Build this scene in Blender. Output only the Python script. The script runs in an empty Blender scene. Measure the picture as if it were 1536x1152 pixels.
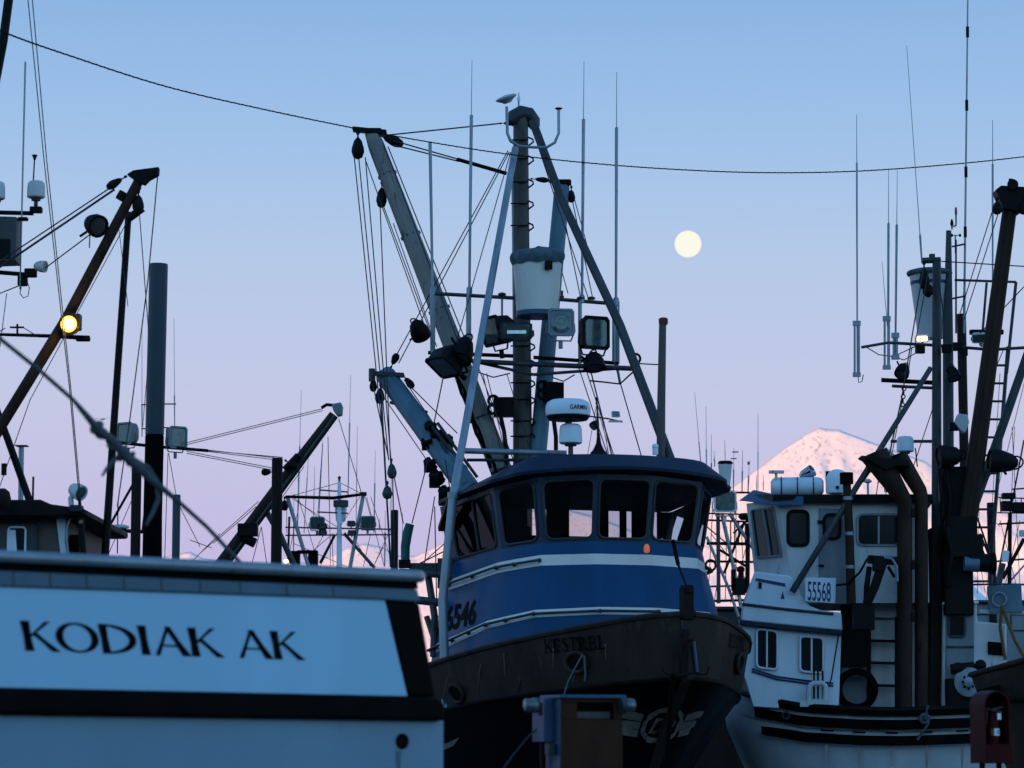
import bpy, bmesh, math, random
from mathutils import Vector, noise, Matrix
R = math.radians
random.seed(7)
C = bpy.context.scene.collection
SC = bpy.context.scene

# ------------------------------------------------------------------ camera, sky, sun, exposure
CZ = 2.1                     # eye height above the water
LENS = 100.0
FP_ = 1536 * LENS / 36.0     # focal length in photo pixels
PITCH = math.atan(534 / FP_)
cam = bpy.data.cameras.new('camera'); camo = bpy.data.objects.new('camera', cam); C.objects.link(camo)
camo.location = (0, 0, CZ); camo.rotation_euler = (math.pi / 2 + PITCH, 0, 0)
cam.lens = LENS; cam.sensor_width = 36; cam.clip_start = 0.5; cam.clip_end = 80000
cam.dof.use_dof = True; cam.dof.focus_distance = 49; cam.dof.aperture_fstop = 3.6
SC.camera = camo

SUN_EL, SUN_AZ = R(4.0), R(211)   # azimuth clockwise from +Y: behind the camera, to the left
sd = Vector((math.sin(SUN_AZ) * math.cos(SUN_EL), math.cos(SUN_AZ) * math.cos(SUN_EL), math.sin(SUN_EL)))
sl = bpy.data.lights.new('sun', 'SUN'); so = bpy.data.objects.new('sun', sl); C.objects.link(so)
sl.energy = 4.6; sl.angle = R(0.5); sl.color = (1.0, 0.44, 0.13)
so.rotation_euler = sd.to_track_quat('Z', 'Y').to_euler(); so.location = sd * 200

w = bpy.data.worlds.new("World"); SC.world = w; w.use_nodes = True
nt = w.node_tree; N = nt.nodes; L = nt.links
for n in list(N): N.remove(n)
out = N.new('ShaderNodeOutputWorld'); bg = N.new('ShaderNodeBackground'); L.new(bg.outputs[0], out.inputs[0])
sky = N.new('ShaderNodeTexSky'); sky.sky_type = 'NISHITA'; sky.sun_disc = False
sky.sun_elevation = SUN_EL; sky.sun_rotation = SUN_AZ
tc = N.new('ShaderNodeTexCoord'); sp = N.new('ShaderNodeSeparateXYZ'); L.new(tc.outputs['Generated'], sp.inputs[0])
def ramp(stops):
    r = N.new('ShaderNodeValToRGB'); e = r.color_ramp.elements
    while len(e) < len(stops): e.new(0.5)
    for k, (p, c) in enumerate(stops): e[k].position = p; e[k].color = (*c, 1)
    r.color_ramp.interpolation = 'EASE' if False else 'LINEAR'
    return r
def lin(r, g, b): return tuple(((c / 255 + 0.055) / 1.055) ** 2.4 if c > 10 else c / 255 / 12.92 for c in (r, g, b))
# the dusk sky: lilac belt over the horizon, clear blue above it; K = 1 / background strength
K = 10.0
kk = lambda c: tuple(x for x in c)
front = ramp([(0.0, lin(192, 176, 217)), (0.06, lin(195, 184, 223)), (0.115, lin(194, 198, 227)), (0.17, lin(178, 199, 230)),
              (0.215, lin(155, 190, 230)), (0.26, lin(137, 177, 224)), (0.5, lin(78, 130, 195)), (1.0, lin(50, 95, 160))])
back = ramp([(0.0, (.205, .36, .49)), (0.1, (.21, .385, .54)), (0.3, (.13, .31, .52)), (0.6, (.06, .17, .36)), (1.0, (.03, .1, .26))])   # scaled up below: the sunset side is the brighter one
for r in (front, back): L.new(sp.outputs['Z'], r.inputs[0])
mr = N.new('ShaderNodeMapRange'); mr.interpolation_type = 'SMOOTHSTEP'
mr.inputs[1].default_value = -0.2; mr.inputs[2].default_value = 0.9
L.new(sp.outputs['Y'], mr.inputs[0])
mx = N.new('ShaderNodeMix'); mx.data_type = 'RGBA'
dbl = N.new('ShaderNodeVectorMath'); dbl.operation = 'SCALE'; dbl.inputs['Scale'].default_value = 2.65; L.new(back.outputs[0], dbl.inputs[0])
L.new(mr.outputs[0], mx.inputs['Factor']); L.new(dbl.outputs[0], mx.inputs['A']); L.new(front.outputs[0], mx.inputs['B'])
sc_ = N.new('ShaderNodeVectorMath'); sc_.operation = 'SCALE'; sc_.inputs['Scale'].default_value = K
L.new(mx.outputs['Result'], sc_.inputs[0])
m2 = N.new('ShaderNodeMix'); m2.data_type = 'RGBA'; m2.inputs['Factor'].default_value = 0.012
L.new(sc_.outputs[0], m2.inputs['A']); L.new(sky.outputs[0], m2.inputs['B'])
L.new(m2.outputs['Result'], bg.inputs[0]); bg.inputs[1].default_value = 1.03 / K
vs = SC.view_settings; vs.view_transform = 'Standard'; vs.look = 'None'; vs.exposure = 0; vs.gamma = 1
SC.cycles.max_bounces = 6; SC.cycles.transparent_max_bounces = 12; SC.cycles.sample_clamp_indirect = 4

# ------------------------------------------------------------------ helpers
_rt, _up, _fw = Vector((1, 0, 0)), Vector((0, -math.sin(PITCH), math.cos(PITCH))), Vector((0, math.cos(PITCH), math.sin(PITCH)))
CAM = Vector((0, 0, CZ))
def ray(px, py): return _fw + _rt * ((px - 768) / FP_) + _up * ((576 - py) / FP_)
def P(px, py, Y):
    d = ray(px, py); return CAM + d * (Y / d.y)
def on_plane(px, py, o, n):
    d = ray(px, py); return CAM + d * ((o - CAM).dot(n) / d.dot(n))
def pts(lst, Y=None): return [q if isinstance(q, Vector) else P(q[0], q[1], q[2] if len(q) > 2 else Y) for q in lst]
def px2m(wpx, Y): return wpx * Y / FP_

class MB:
    def __init__(s): s.v, s.f, s.m = [], [], []
    def add(s, vs, fs, m=0):
        o = len(s.v); s.v += [Vector(p) for p in vs]; s.f += [[i + o for i in f] for f in fs]; s.m += [m] * len(fs); return s
    def tube(s, p, r, n=8, m=0, cap=True):
        p = [Vector(q) for q in p]; k = len(p)
        rs = r if isinstance(r, (list, tuple)) else [r] * k
        t0 = (p[1] - p[0]).normalized()
        a = t0.orthogonal().normalized(); vs, fs = [], []
        for i in range(k):
            t = ((p[min(i + 1, k - 1)] - p[i]).normalized() + (p[i] - p[max(i - 1, 0)]).normalized())
            t = t.normalized() if t.length > 1e-9 else t0
            a = (a - t * a.dot(t)); a = a.normalized() if a.length > 1e-6 else t.orthogonal().normalized()
            b = t.cross(a)
            for j in range(n):
                an = 2 * math.pi * j / n; vs.append(p[i] + (a * math.cos(an) + b * math.sin(an)) * rs[i])
        for i in range(k - 1):
            for j in range(n):
                j2 = (j + 1) % n; fs.append([i * n + j, i * n + j2, (i + 1) * n + j2, (i + 1) * n + j])
        if cap: fs.append(list(range(n))[::-1]); fs.append([(k - 1) * n + j for j in range(n)])
        return s.add(vs, fs, m)
    def beam(s, a, b, wx, wy, up=None, m=0, w2=None):     # rectangular bar a->b, tapering to w2=(wx,wy)
        a, b = Vector(a), Vector(b); t = (b - a).normalized()
        u = Vector(up) if up else (Vector((0, 0, 1)) if abs(t.z) < 0.95 else Vector((0, 1, 0)))
        x = t.cross(u).normalized(); y = x.cross(t).normalized(); q = w2 or (wx, wy)
        vs = [c + x * i * ww[0] / 2 + y * j * ww[1] / 2 for c, ww in ((a, (wx, wy)), (b, q)) for i, j in ((-1, -1), (1, -1), (1, 1), (-1, 1))]
        return s.add(vs, [[3, 2, 1, 0], [4, 5, 6, 7], [0, 1, 5, 4], [1, 2, 6, 5], [2, 3, 7, 6], [3, 0, 4, 7]], m)
    def box(s, c, sx, sy, sz, ax=None, m=0):
        c = Vector(c); X, Y, Z = ax or (Vector((1, 0, 0)), Vector((0, 1, 0)), Vector((0, 0, 1)))
        vs = [c + X * i * sx / 2 + Y * j * sy / 2 + Z * k * sz / 2 for k in (-1, 1) for i, j in ((-1, -1), (1, -1), (1, 1), (-1, 1))]
        return s.add(vs, [[3, 2, 1, 0], [4, 5, 6, 7], [0, 1, 5, 4], [1, 2, 6, 5], [2, 3, 7, 6], [3, 0, 4, 7]], m)
    def lathe(s, c, axis, prof, n=18, m=0):
        c = Vector(c); t = Vector(axis).normalized(); a = t.orthogonal().normalized(); b = t.cross(a); vs, fs = [], []
        for r, h in prof:
            for j in range(n):
                an = 2 * math.pi * j / n; vs.append(c + t * h + (a * math.cos(an) + b * math.sin(an)) * max(r, 1e-4))
        for i in range(len(prof) - 1):
            for j in range(n):
                j2 = (j + 1) % n; fs.append([i * n + j, i * n + j2, (i + 1) * n + j2, (i + 1) * n + j])
        fs.append(list(range(n))[::-1]); fs.append([(len(prof) - 1) * n + j for j in range(n)])
        return s.add(vs, fs, m)
    def ring(s, c, axis, Rr, r, n=20, k=6, m=0):
        c = Vector(c); t = Vector(axis).normalized(); a = t.orthogonal().normalized(); b = t.cross(a); vs, fs = [], []
        for i in range(n):
            an = 2 * math.pi * i / n; d = a * math.cos(an) + b * math.sin(an)
            for j in range(k):
                bn = 2 * math.pi * j / k; vs.append(c + d * (Rr + r * math.cos(bn)) + t * r * math.sin(bn))
        for i in range(n):
            for j in range(k):
                i2, j2 = (i + 1) % n, (j + 1) % k; fs.append([i * k + j, i * k + j2, i2 * k + j2, i2 * k + j])
        return s.add(vs, fs, m)
    def rows(s, rws, m=0, close=False):
        n = len(rws[0]); vs = [p for r in rws for p in r]
        ms = m if isinstance(m, (list, tuple)) else [m] * (len(rws) - 1)
        for i in range(len(rws) - 1):
            fs = [[i * n + j, i * n + (j + 1) % n, (i + 1) * n + (j + 1) % n, (i + 1) * n + j] for j in range(n if close else n - 1)]
            if i == 0: o = len(s.v); s.v += [Vector(p) for p in vs]
            s.f += [[q + o for q in f] for f in fs]; s.m += [ms[i]] * len(fs)
        return s
    def ngon(s, p, m=0): return s.add(p, [list(range(len(p)))], m)
    def prism(s, p, d, m=0, ms=None):
        n = len(p); d = Vector(d); vs = [Vector(q) for q in p] + [Vector(q) + d for q in p]
        s.add(vs, [list(range(n)), [n + i for i in range(n)][::-1]] + [[i, n + i, n + (i + 1) % n, (i + 1) % n] for i in range(n)], m)
        return s
    def build(s, name, mat, par=None, loc=None, sharp=38, bev=0, fix=True):
        base = LOC[par.name] if par else Vector(loc if loc is not None else (0, 0, 0))
        me = bpy.data.meshes.new(name); me.from_pydata([tuple(v - base) for v in s.v], [], s.f)
        for mm in (mat if isinstance(mat, (list, tuple)) else [mat]): me.materials.append(mm)
        me.polygons.foreach_set('material_index', s.m)
        if fix:
            bm = bmesh.new(); bm.from_mesh(me); bmesh.ops.recalc_face_normals(bm, faces=bm.faces); bm.to_mesh(me); bm.free()
        me.polygons.foreach_set('use_smooth', [True] * len(me.polygons)); me.set_sharp_from_angle(angle=R(sharp))
        o = bpy.data.objects.new(name, me); C.objects.link(o)
        if par: o.parent = par
        else: o.location = base
        LOC[o.name] = base
        if bev:
            b = o.modifiers.new('bevel', 'BEVEL'); b.width = bev; b.segments = 2; b.limit_method = 'ANGLE'; b.angle_limit = R(40)
        return o
LOC = {}
def tag(o, label=None, cat=None, group=None, kind=None):
    for k, v in (('label', label), ('category', cat), ('group', group), ('kind', kind)):
        if v: o[k] = v
    return o
def thing(name, label, cat, loc, group=None):
    o = bpy.data.objects.new(name, None); C.objects.link(o); o.location = loc; o.empty_display_size = 0.2
    LOC[o.name] = Vector(loc); return tag(o, label, cat, group)

# ------------------------------------------------------------------ materials
def mat(name, col, rough=0.55, metal=0.0, var=0.25, scale=5.0, bump=0.0, rust=0.0, rcol=(0.06, 0.025, 0.012), streak=True, emit=None, spec=0.5):
    m = bpy.data.materials.new(name); m.use_nodes = True; n = m.node_tree.nodes; l = m.node_tree.links
    b = n['Principled BSDF']; b.inputs['Roughness'].default_value = rough; b.inputs['Metallic'].default_value = metal
    b.inputs['Specular IOR Level'].default_value = spec
    t = n.new('ShaderNodeTexCoord'); mp = n.new('ShaderNodeMapping'); l.new(t.outputs['Object'], mp.inputs[0])
    mp.inputs['Scale'].default_value = (1, 1, 0.25 if streak else 1)
    nz = n.new('ShaderNodeTexNoise'); nz.inputs['Scale'].default_value = scale; nz.inputs['Detail'].default_value = 6; l.new(mp.outputs[0], nz.inputs['Vector'])
    mr = n.new('ShaderNodeMapRange'); mr.inputs[1].default_value = 0.3; mr.inputs[2].default_value = 0.7
    mr.inputs[3].default_value = 1 - var; mr.inputs[4].default_value = 1 + var; l.new(nz.outputs[0], mr.inputs[0])
    vm = n.new('ShaderNodeVectorMath'); vm.operation = 'SCALE'; vm.inputs[0].default_value = col; l.new(mr.outputs[0], vm.inputs['Scale'])
    cur = vm.outputs[0]
    if rust > 0:
        n2 = n.new('ShaderNodeTexNoise'); n2.inputs['Scale'].default_value = scale * 2.3; n2.inputs['Detail'].default_value = 8; n2.inputs['Roughness'].default_value = 0.7
        l.new(mp.outputs[0], n2.inputs['Vector'])
        r2 = n.new('ShaderNodeMapRange'); r2.inputs[1].default_value = 0.68 - rust * 0.35; r2.inputs[2].default_value = 0.78 - rust * 0.35; l.new(n2.outputs[0], r2.inputs[0])
        x = n.new('ShaderNodeMix'); x.data_type = 'RGBA'; l.new(r2.outputs[0], x.inputs['Factor']); l.new(cur, x.inputs['A']); x.inputs['B'].default_value = (*rcol, 1)
        cur = x.outputs['Result']
    l.new(cur, b.inputs['Base Color'])
    rr = n.new('ShaderNodeMapRange'); rr.inputs[3].default_value = max(0.03, rough - 0.12); rr.inputs[4].default_value = min(1, rough + 0.12); l.new(nz.outputs[0], rr.inputs[0]); l.new(rr.outputs[0], b.inputs['Roughness'])
    if bump:
        bp = n.new('ShaderNodeBump'); bp.inputs['Strength'].default_value = bump; bp.inputs['Distance'].default_value = 0.02
        n3 = n.new('ShaderNodeTexNoise'); n3.inputs['Scale'].default_value = scale * 5; n3.inputs['Detail'].default_value = 5; l.new(t.outputs['Object'], n3.inputs['Vector']); l.new(n3.outputs[0], bp.inputs['Height']); l.new(bp.outputs[0], b.inputs['Normal'])
    if emit: b.inputs['Emission Color'].default_value = (*emit[0], 1); b.inputs['Emission Strength'].default_value = emit[1]
    return m
M = {}
M['white'] = mat('white_paint', (0.72, 0.74, 0.76), 0.4, var=0.1, rust=0.1, rcol=(0.42, 0.38, 0.33), scale=2.2)
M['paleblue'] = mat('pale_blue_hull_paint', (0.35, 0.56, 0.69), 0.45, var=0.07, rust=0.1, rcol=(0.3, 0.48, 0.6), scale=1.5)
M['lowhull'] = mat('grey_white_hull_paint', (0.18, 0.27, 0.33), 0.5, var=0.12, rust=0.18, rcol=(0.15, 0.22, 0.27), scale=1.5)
M['warm'] = mat('warm_white_paint', (0.76, 0.64, 0.55), 0.45, var=0.1, rust=0.15, rcol=(0.5, 0.4, 0.32), scale=2.2)
M['bandgrey'] = mat('blue_grey_trim_paint', (0.07, 0.12, 0.16), 0.5, var=0.2, rust=0.2, rcol=(0.05, 0.085, 0.11), scale=3)
M['glowrim'] = mat('lamp_halo_glow', (1, 0.6, 0.1), 0.5, emit=((1.0, 0.5, 0.06), 1.3))
M['stain'] = mat('rust_stain', (0.12, 0.07, 0.045), 0.8, var=0.3, spec=0.1)
M['stain2'] = mat('faint_rust_stain', (0.3, 0.26, 0.22), 0.8, var=0.3, spec=0.1)
M['rustcap'] = mat('rusty_cap', (0.12, 0.05, 0.03), 0.8, var=0.3, spec=0.1)
M['cream'] = mat('old_white_paint', (0.58, 0.54, 0.51), 0.45, var=0.14, rust=0.24, rcol=(0.24, 0.216, 0.176), scale=2.5)
M['grey'] = mat('grey_paint', (0.18, 0.192, 0.204), 0.5, var=0.2, rust=0.2, scale=3)
M['galv'] = mat('galvanised_steel', (0.252, 0.273, 0.294), 0.42, 0.45, var=0.25, rust=0.22, rcol=(0.091, 0.077, 0.07), scale=4)
M['galvd'] = mat('dull_steel', (0.05, 0.05, 0.0525), 0.5, 0.2, var=0.3, rust=0.3, rcol=(0.015, 0.011, 0.009), scale=4, spec=0.3)
M['boom'] = mat('weathered_boom_paint', (0.22, 0.18, 0.15), 0.6, 0.1, var=0.3, bump=0.3, rust=0.35, rcol=(0.08, 0.065, 0.055), scale=3)
M['boomblue'] = mat('faded_blue_boom_paint', (0.078, 0.144, 0.18), 0.5, var=0.3, rust=0.28, rcol=(0.018, 0.03, 0.042), scale=3)
M['dark'] = mat('dark_steel', (0.0085, 0.007, 0.0065), 0.55, 0.1, var=0.4, rust=0.3, rcol=(0.0154, 0.0077, 0.0056), scale=4, spec=0.1)
M['black'] = mat('black_rubber', (0.006, 0.0035, 0.0025), 0.6, var=0.4, spec=0.04)
M['wire'] = mat('wire_rope', (0.018, 0.0156, 0.0204), 0.6, 0.2, var=0.2, scale=20)
M['rope'] = mat('weathered_rope', (0.085, 0.09, 0.095), 0.9, var=0.3, scale=40, bump=0.6, streak=False)
M['mast'] = mat('mast_brown_grey', (0.085, 0.062, 0.05), 0.6, 0.1, var=0.35, rust=0.35, rcol=(0.044, 0.03, 0.024), scale=3, bump=0.2)
M['blue'] = mat('blue_cabin_paint', (0.006, 0.056, 0.14), 0.36, var=0.14, rust=0.1, rcol=(0.007, 0.04, 0.09), scale=2.2, spec=0.12)
M['band'] = mat('visor_shade_band_paint', (0.007, 0.025, 0.06), 0.45, var=0.2, scale=3)  # cabin wall colour darkened to paint in the visor's shade
M['navy'] = mat('dark_blue_roof_paint', (0.006, 0.014, 0.03), 0.5, var=0.22, rust=0.15, rcol=(0.006, 0.01, 0.0175), scale=3, spec=0.3)
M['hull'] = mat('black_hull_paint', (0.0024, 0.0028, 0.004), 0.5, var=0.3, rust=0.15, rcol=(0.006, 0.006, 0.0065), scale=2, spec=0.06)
M['bulwark'] = mat('brown_bulwark_paint', (0.04, 0.027, 0.02), 0.6, var=0.32, rust=0.32, rcol=(0.065, 0.044, 0.032), scale=2.5, bump=0.35, spec=0.1)
M['rust'] = mat('rusty_steel', (0.0192, 0.0102, 0.0066), 0.75, 0.1, var=0.4, rust=0.45, rcol=(0.0108, 0.0072, 0.006), scale=4, spec=0.15, bump=0.5)
M['stack'] = mat('heat_stained_stack', (0.036, 0.018, 0.011), 0.65, 0.0, var=0.45, rust=0.3, rcol=(0.012, 0.0084, 0.0072), scale=3, bump=0.2, spec=0.12)
M['wood'] = mat('stained_plywood', (0.048, 0.014, 0.0045), 0.6, var=0.35, rust=0.2, rcol=(0.024, 0.009, 0.004), scale=6, bump=0.2, spec=0.15)
M['pblue'] = mat('blue_box_paint', (0.0225, 0.06, 0.11), 0.5, var=0.2, rust=0.15, rcol=(0.025, 0.03, 0.035), scale=6)
M['red'] = mat('faded_red_paint', (0.045, 0.002, 0.0018), 0.5, var=0.25, rust=0.15, rcol=(0.025, 0.002, 0.002), scale=6, spec=0.1)
M['canvas'] = mat('teal_grey_canvas', (0.072, 0.102, 0.12), 0.9, var=0.35, scale=7, bump=0.8, streak=False)
M['teal'] = mat('green_hose', (0.0105, 0.084, 0.077), 0.7, var=0.35, scale=7, streak=False)
M['yellow'] = mat('yellow_strap', (0.15, 0.065, 0.01), 0.8, var=0.3)
M['lens'] = mat('lamp_glass_unlit', (0.096, 0.12, 0.114), 0.12, 0.35, var=0.3, scale=14, streak=False)
M['lensb'] = mat('bright_reflector', (0.6, 0.6, 0.58), 0.2, 0.6, var=0.25, scale=20, streak=False)
M['chrome'] = mat('chrome', (0.36, 0.372, 0.39), 0.12, 1.0, var=0.1)
M['orange'] = mat('amber_plastic', (0.3, 0.12, 0.03), 0.4)
M['redlamp'] = mat('red_lamp_plastic', (0.2, 0.01, 0.015), 0.3)
M['ink'] = mat('black_lettering', (0.004, 0.003, 0.003), 0.6, var=0.2, spec=0.03)
M['inkblue'] = mat('navy_lettering', (0.012, 0.03, 0.11), 0.5, var=0.2)
M['emblem'] = mat('worn_white_emblem', (0.19, 0.155, 0.12), 0.7, var=0.25, rust=0.3, rcol=(0.05, 0.05, 0.0475), scale=6)
M['lampon'] = mat('lit_lamp_glass', (1, 0.85, 0.5), 0.5, emit=((1.0, 0.68, 0.18), 3.2))
M['lampwarm'] = mat('lit_warm_glass', (1, 0.8, 0.5), 0.5, emit=((1.0, 0.62, 0.25), 3.0))
M['amber'] = mat('amber_glint_glow', (0.3, 0.08, 0.02), 0.5, emit=((1.0, 0.22, 0.07), 0.38))  # glow for the reflected orange light on the cabin front
M['moon'] = mat('moon_glow', (0, 0, 0), 1, emit=((1.0, 0.975, 0.83), 0.97), var=0.0, spec=0)
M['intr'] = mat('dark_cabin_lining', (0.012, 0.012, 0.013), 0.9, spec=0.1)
def glass(name, tint, refl=0.06, rough=0.02):
    m = bpy.data.materials.new(name); m.use_nodes = True; n = m.node_tree.nodes; l = m.node_tree.links
    for q in list(n): n.remove(q)
    o = n.new('ShaderNodeOutputMaterial'); a = n.new('ShaderNodeBsdfTransparent'); g = n.new('ShaderNodeBsdfGlossy'); x = n.new('ShaderNodeMixShader')
    a.inputs[0].default_value = (*tint, 1); g.inputs['Roughness'].default_value = rough; g.inputs[0].default_value = (0.9, 0.95, 1, 1)
    fr = n.new('ShaderNodeFresnel'); fr.inputs[0].default_value = 1.13
    t = n.new('ShaderNodeTexCoord'); nz = n.new('ShaderNodeTexNoise'); nz.inputs['Scale'].default_value = 2.5; bp = n.new('ShaderNodeBump'); bp.inputs['Strength'].default_value = 0.04
    l.new(t.outputs['Object'], nz.inputs['Vector']); l.new(nz.outputs[0], bp.inputs['Height']); l.new(bp.outputs[0], g.inputs['Normal'])
    l.new(fr.outputs[0], x.inputs[0]); l.new(a.outputs[0], x.inputs[1]); l.new(g.outputs[0], x.inputs[2]); l.new(x.outputs[0], o.inputs[0]); return m
M['glass'] = glass('cabin_glass', (0.6, 0.6, 0.63))
M['pane'] = mat('dark_window_glass', (0.008, 0.008, 0.01), 0.06, var=0.1, spec=0.6, scale=1.5)

# ------------------------------------------------------------------ setting: water, docks, added shade ridge, mountains
def sheet(name, x0, x1, y0, y1, z, nx, ny, m, f=None):
    b = MB(); b.rows([[Vector((x0 + (x1 - x0) * i / nx, y0 + (y1 - y0) * j / ny, z + (f(x0 + (x1 - x0) * i / nx, y0 + (y1 - y0) * j / ny) if f else 0))) for i in range(nx + 1)] for j in range(ny + 1)])
    return tag(b.build(name, m, sharp=180), kind='structure')
wm = bpy.data.materials.new('harbour_water'); wm.use_nodes = True
n = wm.node_tree.nodes; l = wm.node_tree.links; b = n['Principled BSDF']; b.inputs['Base Color'].default_value = (0.006, 0.012, 0.018, 1); b.inputs['Roughness'].default_value = 0.08
t = n.new('ShaderNodeTexCoord'); nz = n.new('ShaderNodeTexNoise'); nz.inputs['Scale'].default_value = 1.2; nz.inputs['Detail'].default_value = 4; bp = n.new('ShaderNodeBump'); bp.inputs['Strength'].default_value = 0.3; bp.inputs['Distance'].default_value = 0.15
l.new(t.outputs['Object'], nz.inputs['Vector']); l.new(nz.outputs[0], bp.inputs['Height']); l.new(bp.outputs[0], b.inputs['Normal'])
sheet('water', -16000, 16000, -3000, 16000, 0, 4, 4, wm)
dk = MB()
for x0, x1, y0, y1 in ((-6, 14, -3, 3.0), (-0.1, 2.6, 3.0, 34.0), (2.6, 12, 22.6, 25.4)):
    dk.box(((x0 + x1) / 2, (y0 + y1) / 2, 0.28), x1 - x0 - 0.01, y1 - y0 - 0.01, 0.5)
tag(dk.build('floating_dock', mat('wet_dock_planks', (0.06, 0.05, 0.042), 0.8, var=0.4, scale=3, bump=0.4)), kind='structure')

sm = bpy.data.materials.new('snow_and_rock'); sm.use_nodes = True
n = sm.node_tree.nodes; l = sm.node_tree.links; b = n['Principled BSDF']; b.inputs['Roughness'].default_value = 0.85; b.inputs['Specular IOR Level'].default_value = 0.1
t = n.new('ShaderNodeTexCoord'); mp = n.new('ShaderNodeMapping'); mp.inputs['Scale'].default_value = (1, 1, 0.4); l.new(t.outputs['Object'], mp.inputs[0])
def nzr(scale, lo, hi, det=5, rough=0.6, src=None):
    q = n.new('ShaderNodeTexNoise'); q.inputs['Scale'].default_value = scale; q.inputs['Detail'].default_value = det; q.inputs['Roughness'].default_value = rough; l.new(src or mp.outputs[0], q.inputs['Vector'])
    r = n.new('ShaderNodeMapRange'); r.inputs[1].default_value = lo; r.inputs[2].default_value = hi; l.new(q.outputs[0], r.inputs[0]); return r.outputs[0]
patch = nzr(0.0032, 0.47, 0.6, 4); speck = nzr(0.1, 0.56, 0.64, 3, 0.6)
mu = n.new('ShaderNodeMath'); mu.operation = 'MULTIPLY'; l.new(patch, mu.inputs[0]); l.new(speck, mu.inputs[1])
x = n.new('ShaderNodeMix'); x.data_type = 'RGBA'; x.inputs['A'].default_value = (0.8, 0.765, 0.74, 1); x.inputs['B'].default_value = (0.34, 0.29, 0.31, 1); l.new(mu.outputs[0], x.inputs['Factor'])
l.new(x.outputs['Result'], b.inputs['Base Color'])

def prof(p, x):
    if x <= p[0][0]: return p[0][1]
    for (a, ya), (c, yc) in zip(p, p[1:]):
        if x <= c: 
            t = (x - a) / (c - a); return ya + (yc - ya) * t
    return p[-1][1]
def mountain(name, Y, depth, outline, amp, seed, nx, ny, px0, px1, gullies=()):
    # height field; outline gives the ridge line, spurs and gullies come from noise
    x0, x1 = (px0 - 768) / FP_ * Y, (px1 - 768) / FP_ * Y
    ol = [((a - 768) / FP_ * Y, P(a, c, Y).z) for a, c in outline]
    rw = []
    for j in range(ny + 1):
        s = j / ny; y = Y - depth + (depth * 1.5) * s
        row = []
        for i in range(nx + 1):
            xx = x0 + (x1 - x0) * i / nx
            q = (y - Y) / depth
            fall = max(0, 1 + q) ** 1.15 if q <= 0 else max(0, 1 - q * 1.6)
            h = prof(ol, xx + 60 * noise.noise((xx / 260, y / 260, seed + 9)) * (1 - max(0, 1 + q)) )
            sh = xx + (y - Y) * 0.25 * math.sin(xx / 310 + seed)
            rg = noise.ridged_multi_fractal((sh / 420, y / 1500, seed), 0.9, 2.1, 5, 1.0, 2.0) - 1.1
            fi = noise.fractal((xx / 60, y / 90, seed + 3), 0.8, 2.2, 4)
            gl = sum(-d_ * math.exp(-((xx - (gx - 768) / FP_ * Y - sl_ * -q * 1.547 + 22 * noise.noise((q * 9, gx, 1))) / w_) ** 2) for gx, sl_, w_, d_ in gullies if q < 0) * min(1, max(0, -q) * 5)
            wgt = min(1, abs(q) * 3.2 + 0.03)
            row.append(Vector((xx, y, h * fall + (rg * amp * wgt + fi * amp * 0.13 * min(1, abs(q) * 5 + 0.25)) * min(1, fall * 2) + gl - 3)))
        rw.append(row)
    return tag(MB().rows(rw).build(name, sm, sharp=180, fix=True), kind='structure')
mountain('mountain', 6600, 900, [(690, 980), (950, 900), (1010, 800), (1060, 758), (1110, 722), (1150, 693), (1180, 671), (1212, 649), (1232, 640), (1262, 643), (1300, 657), (1335, 671),
          (1390, 690), (1420, 712), (1450, 735), (1500, 738), (1560, 765), (1700, 800), (1900, 860)], 62, 2.3, 520, 210, 690, 1800, ((1224, 190, 34, 42), (1243, 300, 30, 48), (1262, 380, 36, 44), (1180, 120, 26, 30), (1290, 420, 40, 46), (1205, 60, 24, 26), (1330, 460, 44, 42), (1150, -40, 26, 26), (1238, 90, 22, 26), (1365, 480, 40, 40)))
mountain('mountain', 9000, 1000, [(-300, 850), (0, 842), (150, 838), (182, 832), (200, 838), (240, 836), (266, 829), (285, 826), (305, 836), (340, 842), (420, 842), (470, 843), (497, 832), (525, 818), (548, 814), (572, 819), (598, 832),
          (622, 833), (660, 815), (700, 792), (760, 768), (840, 760), (900, 775), (960, 800), (1000, 805), (1100, 815), (1150, 850), (1250, 860)], 34, 5.1, 520, 120, -260, 1250)
# unseen ridge added behind the camera to shade the harbour but not the snow
hd = Vector((sd.x, sd.y, 0)).normalized(); hp = Vector((hd.y, -hd.x, 0)); rw = []
for j in range(13):
    rw.append([hd * (430 + 50 * j) + hp * (-2400 + 60 * i) + Vector((0, 0, -2 + 95 * math.sin(math.pi * j / 12) * (1 + 0.12 * noise.noise((i * 0.2, j * 0.3, 1))))) for i in range(81)])
tag(MB().rows(rw).build('shade_hill', mat('shade_hill_spruce', (0.02, 0.03, 0.022), 0.9, var=0.4, scale=0.05), sharp=180), kind='structure')
mo = P(1032, 366, 30000)
tag(MB().lathe(mo, (0, 0, 1), [(30000 * 20.3 / FP_ * math.sin(math.pi * k / 24), -30000 * 20.3 / FP_ * math.cos(math.pi * k / 24)) for k in range(25)], 40).build('moon', M['moon'], loc=mo),
    'nearly full pale yellow moon in the dusk sky', 'moon')
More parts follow.
